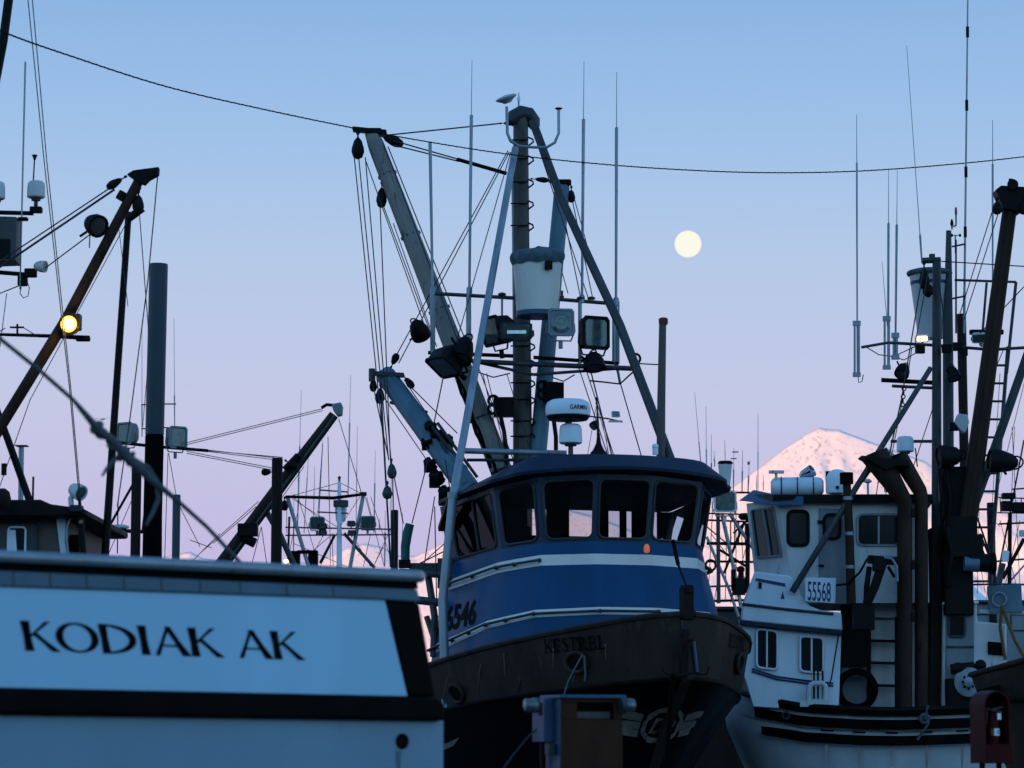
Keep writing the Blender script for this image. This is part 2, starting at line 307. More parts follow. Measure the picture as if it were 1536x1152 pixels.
# ------------------------------------------------------------------ shared fittings
def part(par, name, m, f, **k):
    b = MB(); f(b); return b.build(name, m, par, **k)
def pole(par, name, lst, Y, wpx, m='galv', n=10, **k):
    p = pts(lst, Y); w_ = wpx if isinstance(wpx, (list, tuple)) else [wpx] * len(p)
    b = MB(); b.tube(p, [px2m(q, z.y) / 2 for q, z in zip(w_, p)], n); return b.build(name, M[m], par, **k)
def wire(par, lst, Y=None, wpx=1.7, m='wire', sag=0.0, name='rigging_line'):
    p = pts(lst, Y)
    if sag and len(p) == 2:
        a, c = p; p = [a.lerp(c, t / 14) - Vector((0, 0, sag * 4 * (t / 14) * (1 - t / 14))) for t in range(15)]
    return MB().tube(p, [px2m(wpx, q.y) / 2 for q in p], 6).build(name, M[m], par)
def antenna(par, base, top, Y, split=0.5, w0=4.0, w1=1.5, foot=True, m='galv'):
    a, c = P(*base, Y), P(*top, Y); mid = a.lerp(c, split); r0, r1 = px2m(w0, Y) / 2, px2m(w1, Y) / 2
    b = MB(); b.tube([a, mid], [r0 * 0.75, r0], 8); b.tube([mid, mid.lerp(c, 0.02), c], [r0 * 1.15, r1, r1 * 0.6], 6)
    if foot: b.lathe(a - Vector((0, 0, r0)), (0, 0, 1), [(r0 * 1.7, 0), (r0 * 1.7, r0 * 4), (r0, r0 * 5)], 8)
    return b.build('antenna', M[m], par)
def pulley(par, top, aim, ln, r, m='dark'):
    top, aim = Vector(top), Vector(aim).normalized()
    b = MB(); b.ring(top + aim * r * 0.3, aim.orthogonal(), r * 0.32, r * 0.1, 12, 5); b.tube([top, top + aim * ln * 0.35], r * 0.14, 6)
    b.lathe(top + aim * ln * 0.25, aim, [(r * 0.2, 0), (r * 0.62, ln * 0.12), (r * 0.95, ln * 0.38), (r, ln * 0.52), (r * 0.7, ln * 0.72), (r * 0.2, ln * 0.78)], 10)
    o = b.build('pulley', M[m], par)
    MB().ring(top + aim * (ln * 0.72), aim.orthogonal(), r * 0.72, r * 0.2, 14, 6).build('sheave', M['rust'], o)
    return o
def flood(par, c, aim, w_, h, d, m='dark', lens='lens', rnd=False, yoke=True, up=(0, 0, 1)):
    """box or drum floodlight at c, its glass facing aim, on a U yoke"""
    c, f = Vector(c), Vector(aim).normalized(); x = f.cross(Vector(up)).normalized(); y = x.cross(f)
    def ringp(sx, sy, z): return [c + f * z + x * (sx * i) + y * (sy * j) for i, j in ((-.5, -.4), (-.4, -.5), (.4, -.5), (.5, -.4), (.5, .4), (.4, .5), (-.4, .5), (-.5, .4))]
    b = MB(); b.rows([ringp(w_ * .55, h * .55, -d), ringp(w_ * .93, h * .93, -d * .62), ringp(w_ * .95, h * .95, -d * .1), ringp(w_ * 1.03, h * 1.03, -d * .1), ringp(w_ * 1.03, h * 1.03, 0), ringp(w_ * .88, h * .88, 0), ringp(w_ * .86, h * .86, -d * .08)], close=True)
    b.ngon(ringp(w_ * .55, h * .55, -d)[::-1]); b.ngon(ringp(w_ * .86, h * .86, -d * .08))
    if yoke:
        q = c - f * d * .4; r = w_ * .035
        b.tube([q - x * w_ * .54, q - x * w_ * .56 - y * h * .3, q - x * w_ * .4 - y * h * .66, q + x * w_ * .4 - y * h * .66, q + x * w_ * .56 - y * h * .3, q + x * w_ * .54], r, 6)
        b.tube([q - y * h * .64, q - y * h * .95], r * 2.4, 8)
    o = b.build('floodlight', M[m], par)
    g = MB()
    if rnd:
        g.lathe(c - f * d * .07, f, [(w_ * .42, 0), (w_ * .42, d * .03), (w_ * .3, d * .06), (w_ * .29, d * .04), (w_ * .16, d * .05), (w_ * .15, d * .03)], 20)
    else: g.rows([ringp(w_ * .84, h * .84, -d * .06), ringp(w_ * .8, h * .8, -d * .03)], close=True); g.ngon(ringp(w_ * .8, h * .8, -d * .03))
    g.build('lens', M[lens], o)
    return o
def drumlight(par, c, aim, r, d, m='dark', lens='lens', guard=True):
    c, f = Vector(c), Vector(aim).normalized(); b = MB()
    b.lathe(c, f, [(r * .35, -d), (r * .75, -d * .8), (r, -d * .4), (r * 1.04, -d * .05), (r * 1.04, 0), (r * .85, 0), (r * .8, -d * .1)], 16)
    if guard:
        u = f.orthogonal().normalized(); b.ring(c - f * d * .9, u, d * .3, r * .08, 14, 5); b.tube([c - f * d * .4 + u * r, c - f * d * .5 + u * r * 1.7], r * .12, 6)
    o = b.build('floodlight', M[m], par); MB().lathe(c - f * d * .09, f, [(r * .8, 0), (r * .78, d * .03), (r * .3, d * .05)], 16).build('lens', M[lens], o); return o
def dome(par, c, r, h, m='white', name='radar_dome', stem=0.0, brim=None):
    c = Vector(c); b = MB()
    b.lathe(c, (0, 0, 1), [(r * .86, 0), (r, h * .06), (r * 1.0, h * .28), (r * .97, h * .7), (r * .9, h * .88), (r * .7, h * .97), (r * .3, h)], 24)
    o = b.build(name, M[m], par)
    if stem: MB().tube([c - Vector((0, 0, stem)), c + Vector((0, 0, .002))], r * .22, 10).lathe(c - Vector((0, 0, .035)), (0, 0, 1), [(r * .5, 0), (r * .55, .033)], 14).build('stem', M['galvd'], o)
    return o
def hole_panel(b, q, hs, ht, rad, m=0, nc=5):
    """wall panel with corners q (00,10,11,01) and a round cornered opening; returns the opening's outline"""
    f = lambda s, t: (q[0] * (1 - s) + q[1] * s) * (1 - t) + (q[3] * (1 - s) + q[2] * s) * t
    W_, H_ = (q[1] - q[0]).length, (q[3] - q[0]).length; rs, rt = rad / W_, rad / H_
    inner, vs, fs = [], [f(0, 0), f(1, 0), f(1, 1), f(0, 1)], []
    for k, (cx, cy, a0) in enumerate(((hs[0] + rs, ht[0] + rt, 180), (hs[1] - rs, ht[0] + rt, 270), (hs[1] - rs, ht[1] - rt, 0), (hs[0] + rs, ht[1] - rt, 90))):
        for j in range(nc):
            a = R(a0 + 90 * j / (nc - 1)); inner.append(f(cx + rs * math.cos(a), cy + rt * math.sin(a)))
    vs += inner
    for k in range(4):
        for j in range(nc - 1): fs.append([k, 4 + k * nc + j + 1, 4 + k * nc + j])
        k2 = (k + 1) % 4; fs.append([k, k2, 4 + k2 * nc, 4 + k * nc + nc - 1])
    b.add(vs, fs, m); return inner
def window(par, outline, nrm, fr=0.02, fm='grey', gm='glass', bar=None, name='window', off=0.0):
    n_ = Vector(nrm).normalized(); o = [p + n_ * (0.006 + off) for p in outline]
    b = MB(); b.tube(o + [o[0], o[1]], fr, 6, cap=False)
    if bar is not None:
        b.beam(o[bar[0]].lerp(o[bar[1]], bar[2]), o[bar[3]].lerp(o[bar[4]], bar[5]), fr * 1.3, fr * 1.3, up=n_)
    w_ = b.build(name, M[fm], par)
    MB().ngon([p + n_ * (off - 0.012) for p in outline]).build('pane', M[gm], w_, fix=False); return w_
def rrect(c, X, Y_, w_, h, rad, nc=5):
    o = []
    for sx, sy, a0 in ((-1, -1, 180), (1, -1, 270), (1, 1, 0), (-1, 1, 90)):
        for j in range(nc):
            a = R(a0 + 90 * j / (nc - 1)); o.append(c + X * (sx * (w_ / 2 - rad) + rad * math.cos(a)) + Y_ * (sy * (h / 2 - rad) + rad * math.sin(a)))
    return o

# lettering: stroke glyphs (list of strokes, each a list of (x, y, width)), and the built-in font for numerals
T_, t_ = 0.185, 0.09
def arc(cx, cy, rx, ry, a0, a1, n, wa, wb): # width goes wa on the horizontals' ends (thin) to wb on the sides
    r = []
    for i in range(n + 1):
        a = R(a0 + (a1 - a0) * i / n); r.append((cx + rx * math.cos(a), cy + ry * math.sin(a), wa + (wb - wa) * abs(math.cos(a)) ** 1.5))
    return r
def st(x0, y0, x1, y1, w0, w1=None, wm=None):
    w1 = w0 if w1 is None else w1; wm = (w0 + w1) / 2 * 0.78 if wm is None else wm
    return [(x0, y0, w0), ((x0 + x1) / 2, (y0 + y1) / 2, wm), (x1, y1, w1)]
FLARE = {'K': (0.74, [st(.1, 0, .1, 1, T_ * 1.15), st(.63, 1, .15, .46, t_ * 1.5, t_), st(.27, .6, .72, 0, T_ * .8, T_ * 1.1)]),
         'O': (0.98, [arc(.48, .5, .42, .47, 0, 360, 30, t_ * .7, T_ * .95)]),
         'D': (0.86, [st(.1, 0, .1, 1, T_ * 1.1), arc(.12, .5, .66, .465, -90, 90, 16, t_ * .7, T_ * .95)]),
         'I': (0.32, [st(.14, 0, .14, 1, T_ * 1.15)]),
         'A': (0.86, [st(.05, 0, .42, 1, t_ * 1.3, t_), st(.4, 1, .78, 0, T_ * .8, T_ * 1.15), st(.18, .34, .62, .34, t_ * .8)]), ' ': (0.36, [])}
sr = lambda x, y, w_=.2: [(x - w_, y, .06), (x + w_, y, .06)]
SERIF = {'K': (0.86, [st(.18, 0, .18, 1, .19), sr(.18, .03), sr(.18, .97), st(.68, .97, .24, .42, .09), st(.38, .58, .74, .03, .17), sr(.72, .03, .17), sr(.66, .97, .14)]),
         'E': (0.74, [st(.18, 0, .18, 1, .19), sr(.2, .03, .22), sr(.2, .97, .22), st(.2, .96, .62, .96, .08), st(.2, .5, .5, .5, .08), st(.2, .04, .64, .04, .08), st(.6, .96, .62, .72, .07), st(.62, .04, .65, .28, .07), st(.5, .38, .5, .62, .06)]),
         'S': (0.66, [[(.52, .74, .06), (.5, .9, .07), (.34, .96, .09), (.18, .88, .13), (.16, .72, .17), (.3, .58, .18), (.44, .44, .19), (.5, .28, .18), (.44, .1, .13), (.28, .03, .09), (.13, .1, .07), (.1, .28, .06)]]),
         'T': (0.74, [st(.36, 0, .36, 1, .19), sr(.36, .03), st(.06, .95, .66, .95, .09), st(.08, .95, .06, .7, .07), st(.64, .95, .66, .7, .07)]),
         'R': (0.84, [st(.18, 0, .18, 1, .19), sr(.18, .03), arc(.2, .73, .33, .235, -90, 90, 10, .08, .18), sr(.14, .97, .16), st(.36, .48, .74, .03, .18), sr(.74, .03, .12)]),
         'L': (0.7, [st(.18, 0, .18, 1, .19), sr(.2, .03, .22), sr(.18, .97), st(.2, .04, .62, .04, .08), st(.6, .04, .63, .3, .07)])}
def glyph_quads(text, font, gap=0.06, shear=0.0):
    x, out_ = 0.0, []
    for ch in text:
        adv, strokes = font[ch]
        for s in strokes:
            fine = []
            for a, c in zip(s, s[1:]):
                k = max(1, int(math.hypot(c[0] - a[0], c[1] - a[1]) / 0.22))
                fine += [tuple(a[i] + (c[i] - a[i]) * q / k for i in range(3)) for q in range(k)]
            fine.append(s[-1]); L_, R_ = [], []
            for i, (px, py, ww) in enumerate(fine):
                a, c = fine[max(0, i - 1)], fine[min(len(fine) - 1, i + 1)]; d = math.hypot(c[0] - a[0], c[1] - a[1]) or 1
                nx, ny = -(c[1] - a[1]) / d, (c[0] - a[0]) / d
                if len(s) == 3: nx, ny = (1, 0) if abs(s[2][1] - s[0][1]) > 0.2 else (0, 1)   # straight strokes end level
                L_.append((px + nx * ww / 2, py + ny * ww / 2)); R_.append((px - nx * ww / 2, py - ny * ww / 2))
            for i in range(len(fine) - 1): out_.append([L_[i], L_[i + 1], R_[i + 1], R_[i]])
        x0 = x; x += adv + gap
        out_[-0 or len(out_):] = []
        for q in range(len(out_)):
            if not isinstance(out_[q], tuple): out_[q] = (x0, out_[q])
    return [[(x0 + a + shear * c, c) for a, c in qd] for x0, qd in out_], x
def decal(par, quads, fn, m, name='lettering'):
    b = MB()
    for q in quads: b.ngon([fn(*p) for p in q])
    return b.build(name, M[m], par, fix=False, sharp=180)
def font_polys(txt, size=1.0, shear=0.0, bold=0.0):
    c = bpy.data.curves.new('glyphs', 'FONT'); c.body = txt; c.size = size; c.shear = shear; c.offset = bold; c.resolution_u = 4
    o = bpy.data.objects.new('glyphs', c); me = bpy.data.meshes.new_from_object(o)
    r = [[(me.vertices[i].co.x, me.vertices[i].co.y) for i in p.vertices] for p in me.polygons]
    bpy.data.objects.remove(o); bpy.data.curves.remove(c); bpy.data.meshes.remove(me); return r
def tab(t, x):   # smooth table lookup, x descending from 0
    if x >= t[0][0]: return t[0][1]
    for (a, ya), (c, yc) in zip(t, t[1:]):
        if x >= c:
            q = (x - a) / (c - a); return ya + (yc - ya) * q
    return t[-1][1]

# ------------------------------------------------------------------ blue and white seiner, bow on
S = P(1030, 915, 43); KA = R(18)
kf = Vector((math.sin(KA), -math.cos(KA), 0)); ks = Vector((-math.cos(KA), -math.sin(KA), 0)); UZ = Vector((0, 0, 1))
def K(u, v, z): return Vector((S.x, S.y, 0)) + kf * u + ks * v + UZ * z
def KU(px, py, u): return on_plane(px, py, K(u, 0, 0), kf)
def KV(px, py, v): return on_plane(px, py, K(0, v, 0), ks)
kb = thing('fishing_boat', 'blue and white fishing boat with brown bulwark, seen from its bow, pale booms above', 'boat', K(-8, 0, 0))
ZT = [(0, 3.97), (-1, 3.80), (-2, 3.66), (-3, 3.53), (-5, 3.28), (-9, 2.9), (-17.5, 2.75)]
ZK = [(0, 3.02), (-1, 2.9), (-3, 2.72), (-5, 2.5), (-9, 2.1), (-17.5, 1.95)]
VT = [(0, .1), (-.1, .38), (-.25, .62), (-.5, .88), (-1, 1.27), (-1.5, 1.6), (-2, 1.88), (-3, 2.27), (-4, 2.5), (-5, 2.65), (-7, 2.78), (-10, 2.8), (-17.5, 2.6)]
VW = [(0, .04), (-1, .2), (-2, .5), (-4, 1.3), (-7, 2.15), (-10, 2.4), (-17.5, 2.3)]
US = [(4, 0), (3.0, -.06), (2.3, -.92), (1.67, -1.45), (0, -2.4), (-1.2, -4.2)]
def kust(z): return tab(US, z)
def kv(u, z):
    w_ = min(0, u - kust(z)); zt, zk = tab(ZT, u), tab(ZK, u); vk = max(tab(VT, w_) - .06, .04)
    if z >= zk: return vk + (tab(VT, w_) - vk) * min(1, (z - zk) / (zt - zk))
    t = max(0, min(1, z / zk)); a = min(tab(VW, w_), vk); return a + (vk - a) * t ** .67
wl_ = [0, -.04, -.1, -.18, -.3, -.5, -.8, -1.2, -1.7, -2.3, -3, -4, -5, -6.5, -8, -10, -13, -15.3]
def kside(side, zs):      # rows of points from stem aft for the given height functions
    rws = []
    for zf in zs:
        row = []
        for w_ in wl_:
            u = w_; z = zf(u); u = w_ + kust(z) * max(0, 1 + w_ / 15.3); row.append(K(u, side * kv(u, z), z))
        rws.append(row)
    return rws
lv = [lambda u: tab(ZT, u), lambda u: tab(ZK, u) + .04, lambda u: tab(ZK, u)]
lo = [lambda u, k=k: tab(ZK, u) * (1 - k / 8) for k in range(9)] + [lambda u: -1.0]
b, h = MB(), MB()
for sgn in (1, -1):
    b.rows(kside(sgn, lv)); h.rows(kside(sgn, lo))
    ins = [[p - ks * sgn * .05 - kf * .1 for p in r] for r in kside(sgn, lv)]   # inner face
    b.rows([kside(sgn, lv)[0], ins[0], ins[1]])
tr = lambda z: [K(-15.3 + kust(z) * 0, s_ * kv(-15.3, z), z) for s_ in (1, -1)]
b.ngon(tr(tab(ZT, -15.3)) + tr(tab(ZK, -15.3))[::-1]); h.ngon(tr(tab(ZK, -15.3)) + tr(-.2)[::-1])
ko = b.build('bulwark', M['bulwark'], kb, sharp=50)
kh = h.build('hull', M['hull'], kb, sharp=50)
for sgn in (1, -1):   # cap rail on the bulwark, and the knuckle rubbing strip
    MB().tube([p + UZ * .015 for p in kside(sgn, lv[:1])[0]], .045, 6).build('cap_rail', M['bulwark'], kb)
    MB().tube([p for p in kside(sgn, lv[2:])[0]], .035, 6).build('rub_rail', M['dark'], kb)
dkz = lambda u: tab(ZT, u) - .85
MB().rows([[K(u, s_ * (kv(u, dkz(u)) - .08), dkz(u)) for u in (-.5, -1, -2, -3, -5, -8, -11, -15.2)] for s_ in (1, -1)]).build('deck', M['galvd'], kb)
# bow band, roller post, anchor
part(kb, 'stem_band', M['bulwark'], lambda b: b.rows([[K(kust(z) + .05, s_, z) for z in (3.98, 3.6, 3.2, 3.0, 2.6, 2.3, 2.0, 1.67, 1.0, 0.3)] for s_ in (-.09, .09)]).rows([[K(kust(z) + .05 - .12, s_ * 1.6, z) for z in (3.98, 3.6, 3.2, 3.0, 2.6, 2.3, 2.0, 1.67, 1.0, 0.3)] for s_ in (.09, .1)]))
def bowpost(b):
    b.beam(K(.0, 0, 3.9), K(.0, 0, 4.38), .17, .2, up=kf); b.beam(K(.02, 0, 4.3), K(.02, 0, 4.42), .13, .24, up=kf); b.tube([K(.03, -.12, 3.98), K(.03, .12, 3.98)], .07, 12)
part(kb, 'bow_roller', M['rust'], bowpost, bev=.012)
an = part(kb, 'anchor', M['rust'], lambda b: (b.beam(K(.12, .06, 3.75), K(.14, .1, 2.98), .08, .05, up=kf), b.tube(pts([(992, 1003), (1002, 1012), (1015, 1014), (1030, 1012), (1041, 1009), (1050, 1012), (1060, 1011), (1064, 1000)], 42.75), .018, 6), b.beam(P(1037, 958, 42.8), P(1044, 1011, 42.75), .07, .04, up=kf), b.beam(P(1022, 958, 42.8), P(1013, 1011, 42.75), .06, .04, up=kf)))
MB().tube(pts([(1041, 962), (1046, 1008)], 42.7), .022, 6).build('blue_strap', M['pblue'], an)
wire(kb, [(1010, 1012, 42.7), (1004, 1080, 43.2), (997, 1175, 43.6)], wpx=8, m='black', name='anchor_chain')
# hawse pipes, port and starboard
def arclen(z, smax, side):
    u, s, prev = kust(z), 0, K(kust(z), side * kv(kust(z), z), z)
    while s < smax:
        u -= .02; q = K(u, side * kv(u, z), z); s += (q - prev).length; prev = q
    n_ = (K(u - .05, side * kv(u - .05, z), z) - prev).cross(K(u, side * kv(u, z + .05), z + .05) - prev).normalized()
    if n_.dot(ks * side) < 0: n_ = -n_
    return prev, n_
for s_, side in ((1.75, 1), (1.75, -1), (4.6, 1)):
    c, n_ = arclen(3.28 if s_ < 3 else 2.85, s_, side); hx = n_.cross(UZ).normalized(); hy = hx.cross(n_)
    o = MB().tube([c + n_ * .02 + hx * .2 * math.cos(q * math.pi / 10) + hy * .15 * math.sin(q * math.pi / 10) for q in range(22)], .032, 6, cap=False).build('hawse_pipe', M['bulwark'], kb)
    MB().ngon([c + n_ * .012 + hx * .19 * math.cos(q * math.pi / 10) + hy * .14 * math.sin(q * math.pi / 10) for q in range(20)]).build('opening', M['black'], o, fix=False)
wire(kb, [(874, 981, 43.3), (862, 1003, 43.2), (852, 1022, 43.0), (846, 1042, 42.9)], wpx=2.6, m='rope', name='mooring_line')
wire(kb, [(876, 984, 43.3), (878, 1010, 43.2), (877, 1022, 43.2)], wpx=3, m='rope', name='mooring_line')
# boat name on both bows, winged emblem across the stem
q, W_ = glyph_quads('KESTREL', SERIF, .05)
LH = .212
for side, s0 in ((1, 2.38), (-1, 1.05)):
    base = 3.46 if side == 1 else 3.5
    def fn(x, y, side=side, s0=s0, base=base):
        s = s0 + (-1 if side == 1 else 1) * x * LH * 1.0; p, n_ = arclen(base, s, side)
        z = base + y * LH + (.00 if side < 0 else 0) + (-.035 * (s - 1.6)); u = (p - K(0, 0, 0)).dot(kf)
        return K(u, side * kv(u, z), z) + n_ * .012
    decal(kb, q, fn, 'ink')
EZ = 2.33
def seam(s_, side, z0, z1, w_, m, nm, taper=1.0):      # thin strip that follows the plating
    p0, n0 = arclen(z0, s_, side); p1, n1 = arclen(z1, s_ + .01, side); x = n0.cross(UZ).normalized() * w_ / 2
    return MB().rows([[p0 - x + n0 * .008, p0 + x + n0 * .008], [p0.lerp(p1, .5) - x * (1 + taper) / 2 + n0 * .009, p0.lerp(p1, .5) + x * (1 + taper) / 2 + n0 * .009], [p1 - x * taper + n1 * .008, p1 + x * taper + n1 * .008]]).build(nm, M[m], kb)
for s_ in (.85, 2.9, 4.3, 5.4): seam(s_, 1, 3.2 - .06 * s_, 2.95 - .1 * s_, .03, 'dark', 'plate_seam')
for s_, a, c in ((1.78, 3.16, 2.86), (2.2, 3.5, 3.2), (3.3, 3.45, 3.05), (3.9, 3.3, 2.75), (4.6, 2.72, 2.5), (1.2, 3.55, 3.3), (5.0, 3.1, 2.7)): seam(s_, 1, a, c, .035, 'stain', 'rust_streak', .15)
def efn(x, y):
    x += .05; p, n_ = arclen(EZ + y, abs(x), 1 if x > 0 else -1); return p + n_ * .015
eq = []
for i in range(32):
    a, c = math.pi * 2 * i / 32, math.pi * 2 * (i + 1) / 32
    eq.append([(r * math.cos(t), r * math.sin(t)) for r, t in ((.27, a), (.27, c), (.19, c), (.19, a))])
for sg in (1, -1):
    for k, (y0, y1, ln) in enumerate(((.06, .17, .78), (-.06, .05, .7), (-.18, -.07, .6))):
        for j in range(6):
            xa, xb = .3 + (ln - .3) * j / 6, .3 + (ln - .3) * (j + 1) / 6
            lf = lambda x_, yy: yy + .1 * ((x_ - .3) / .5) * (1 if k == 0 else .6 if k == 1 else .75) * (1 if yy == y1 or k == 2 else .75) - (.05 * max(0, (x_ - .55) / .25) if yy == y1 else 0)
            eq.append([(sg * xa, lf(xa, y0)), (sg * xb, lf(xb, y0)), (sg * xb, lf(xb, y1)), (sg * xa, lf(xa, y1))])
eq += [[((a - .34) * -.32 + .035, (c - .36) * .32) for a, c in pl] for pl in font_polys('D', 1.0, .25, .02)]
decal(kb, eq, efn, 'emblem', 'emblem')
def swo(x, y):
    p, n_ = arclen(1.95 + y, 4.4 - x, 1); return p + n_ * .015
decal(kb, [[(-.6, -.02), (-.2, 0), (-.2, .1), (-.6, .1)], [(-.2, 0), (.05, .06), (.22, .2), (-.2, .1)]], swo, 'emblem', 'painted_stripe')

# wheelhouse
UF = -2.8
FPT = [(-3.35, 1.9), (-3.05, 1.9), (-.9, 1.75), (-.55, 1.58), (-.15, 1.3), (0, .46), (0, -.46), (-.15, -1.3), (-.55, -1.58), (-.9, -1.75), (-3.05, -1.9), (-3.35, -1.9)]
FNR = [(0, 1), (0, 1), (.35, .94), (.55, .83), (.72, .69), (.99, .12)]; FNR += [(a, -c) for a, c in FNR[::-1]]
FPW = [i for i in range(12) if i not in (3, 8)]
zf = lambda y: P(948, y, 45.4).z
def kring(z, off, drop, ex, idx=FPW):
    return [K(UF + FPT[i][0] + FNR[i][0] * (off[min(i, 11 - i)] if isinstance(off, list) else off), FPT[i][1] + FNR[i][1] * (off[min(i, 11 - i)] if isinstance(off, list) else off), z - (drop[min(i, 11 - i)] if isinstance(drop, list) else drop * (min(1.35, -FPT[i][0] / 3.2) ** ex if FPT[i][0] < 0 else 0))) for i in idx]
AL = list(range(12))
DW, DL, DT = [.3, .3, .17, .12, .06, 0], [.31, .29, .21, .15, .08, 0], [.56, .5, .27, .15, .04, 0]
r_wt = kring(zf(711), .16, DW, 0); r_wb = kring(zf(811), 0, .19, .55); 
b = MB(); bi = MB(); outl = []
NP = len(FPW) - 1
holes = {1: (.1, .93), 2: (.1, .9), 3: (.07, .95), 4: (.05, .95), 5: (.05, .93), 6: (.1, .9), 7: (.07, .9)}
for i in range(NP):
    q = [r_wb[i], r_wb[i + 1], r_wt[i + 1], r_wt[i]]
    if i in holes:
        outl.append((i, hole_panel(b, q, holes[i], (.05, .93), .11, 2), (q[1] - q[0]).cross(q[3] - q[0])))
    else: b.ngon(q, 2)
low = [kring(zf(811), 0, .19, .55, AL), kring(zf(830), .05, .28, .75, AL), kring(zf(846), .08, .29, .75, AL), kring(zf(880), .19, .42, .75, AL), kring(zf(911), .27, .5, .75, AL), kring(zf(922), .29, .53, .75, AL), kring(zf(935), .31, .56, .75, AL), kring(zf(1040), .36, .6, .75, AL)]
b.rows(low, m=[0, 1, 0, 0, 1, 0, 0])
# back wall, its windows placed where daylight shows through the cabin
bu = UF - 3.35
bwin = [(790, 820, 770, 802), (853, 889, 769, 803), (912, 930, 774, 803), (939, 948, 774, 803), (975, 986, 775, 803), (1014, 1042, 769, 808)]
vz = [((KU(a, c, bu) - K(bu, 0, 0)).dot(ks), (KU(e, d, bu) - K(bu, 0, 0)).dot(ks), KU(a, d, bu).z, KU(a, c, bu).z) for a, e, c, d in bwin]
z0, z1 = min(q[2] for q in vz), max(q[3] for q in vz); zlo, zhi = zf(1040) - .6, zf(713) - .2
bw = MB(); bw.box(K(bu, 0, (zlo + z0) / 2), 3.9, .06, z0 - zlo, (ks, kf, UZ)); bw.box(K(bu, 0, (z1 + zhi) / 2), 3.9, .06, zhi - z1, (ks, kf, UZ))
e = 1.95
for v0, v1, a, c in vz + [(-1.95, 0, 0, 0)]:
    if e - v0 > .01: bw.box(K(bu, (e + v0) / 2, (z0 + z1) / 2), e - v0, .06, z1 - z0, (ks, kf, UZ))
    e = v1
ko = b.build('wheelhouse', [M['blue'], M['warm'], M['band']], kb, sharp=25)
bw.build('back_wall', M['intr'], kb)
for i, o, n_ in outl:
    if n_.dot(o[0] - K(UF - 2, 0, o[0].z)) < 0: n_ = -n_
    window(kb, o, n_, .022, 'galvd', 'glass', bar=(2, 7, .55, 12, 17, .45) if i in (1, 7) else None)
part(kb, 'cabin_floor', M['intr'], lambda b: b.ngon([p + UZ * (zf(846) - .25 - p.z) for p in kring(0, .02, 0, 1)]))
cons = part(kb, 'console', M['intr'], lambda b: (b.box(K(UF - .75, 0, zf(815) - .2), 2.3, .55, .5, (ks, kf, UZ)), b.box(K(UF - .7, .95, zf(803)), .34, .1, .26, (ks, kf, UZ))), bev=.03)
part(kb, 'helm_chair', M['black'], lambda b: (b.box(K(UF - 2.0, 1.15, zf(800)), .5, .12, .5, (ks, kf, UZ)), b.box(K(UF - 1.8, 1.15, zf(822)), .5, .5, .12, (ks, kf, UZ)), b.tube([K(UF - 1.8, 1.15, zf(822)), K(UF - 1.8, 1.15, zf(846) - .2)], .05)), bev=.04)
# roof with its dark visor
lipz, topz = zf(707), zf(681)
rl, ri, rt = kring(lipz, [.15, .22, .4, .44, .46, .46], DL, 0, AL), kring(zf(709), .17, DW, 0, AL), kring(topz, .12, DT, 0, AL)
r2 = kring(topz + .03, -.4, DT, 0, AL); rm = kring(lipz + .05, [.16, .23, .41, .45, .47, .47], DL, 0, AL)
def crv(r, k=5):
    o = []
    for i in range(len(r) - 1):
        a, c, d, e_ = r[max(0, i - 1)], r[i], r[i + 1], r[min(len(r) - 1, i + 2)]
        o += [.5 * ((2 * c) + (d - a) * t + (2 * a - 5 * c + 4 * d - e_) * t * t + (3 * c - a - 3 * d + e_) * t ** 3) for t in [q / k for q in range(k)]]
    return o + [r[-1]]
rl, ri, rm, rtc, r2c = crv(rl), crv(ri), crv(rm), crv(rt), crv(r2)
b = MB(); b.rows([ri, rl, rm, rtc, r2c]); n2 = len(r2c) // 2
b.rows([r2c[:n2], r2c[n2:][::-1]]); b.rows([ri[:n2], ri[n2:][::-1]])
b.build('roof', M['navy'], kb, sharp=30)
# hand rails along both stripes
def rail(side, y, off, drop, lo_, hi_, z_off=0.0):
    idx = [i for i in AL]; rg = kring(zf(y), off + .07, drop, .75, AL)
    if side == 1: pz = rg[lo_:hi_]
    else: pz = rg[::-1][lo_:hi_]
    b = MB(); b.tube(pz, .022, 8)
    d = []
    for a, c in zip(pz, pz[1:]):
        k = max(1, int((c - a).length / .75))
        for j in range(k): d.append(a.lerp(c, j / k))
    for p in d + [pz[-1]]: inn = (K(UF - 2, 0, p.z) - p).normalized(); b.tube([p, p + inn * .1], .016, 6); b.lathe(p + inn * .03, inn, [(.035, 0), (.035, .03)], 8)
    b.build('hand_rail', M['galvd'], kb)
rail(1, 838, .08, .29, 0, 5); rail(-1, 838, .08, .29, 0, 4); rail(1, 917, .3, .52, 0, 7); rail(-1, 917, .3, .52, 0, 5)
c = kring(zf(842), .14, .29, .75, AL)[8]; part(kb, 'fairlead_ring', M['dark'], lambda b: b.ring(P(1066, 848, 45.9), kf, .085, .02, 16, 6))
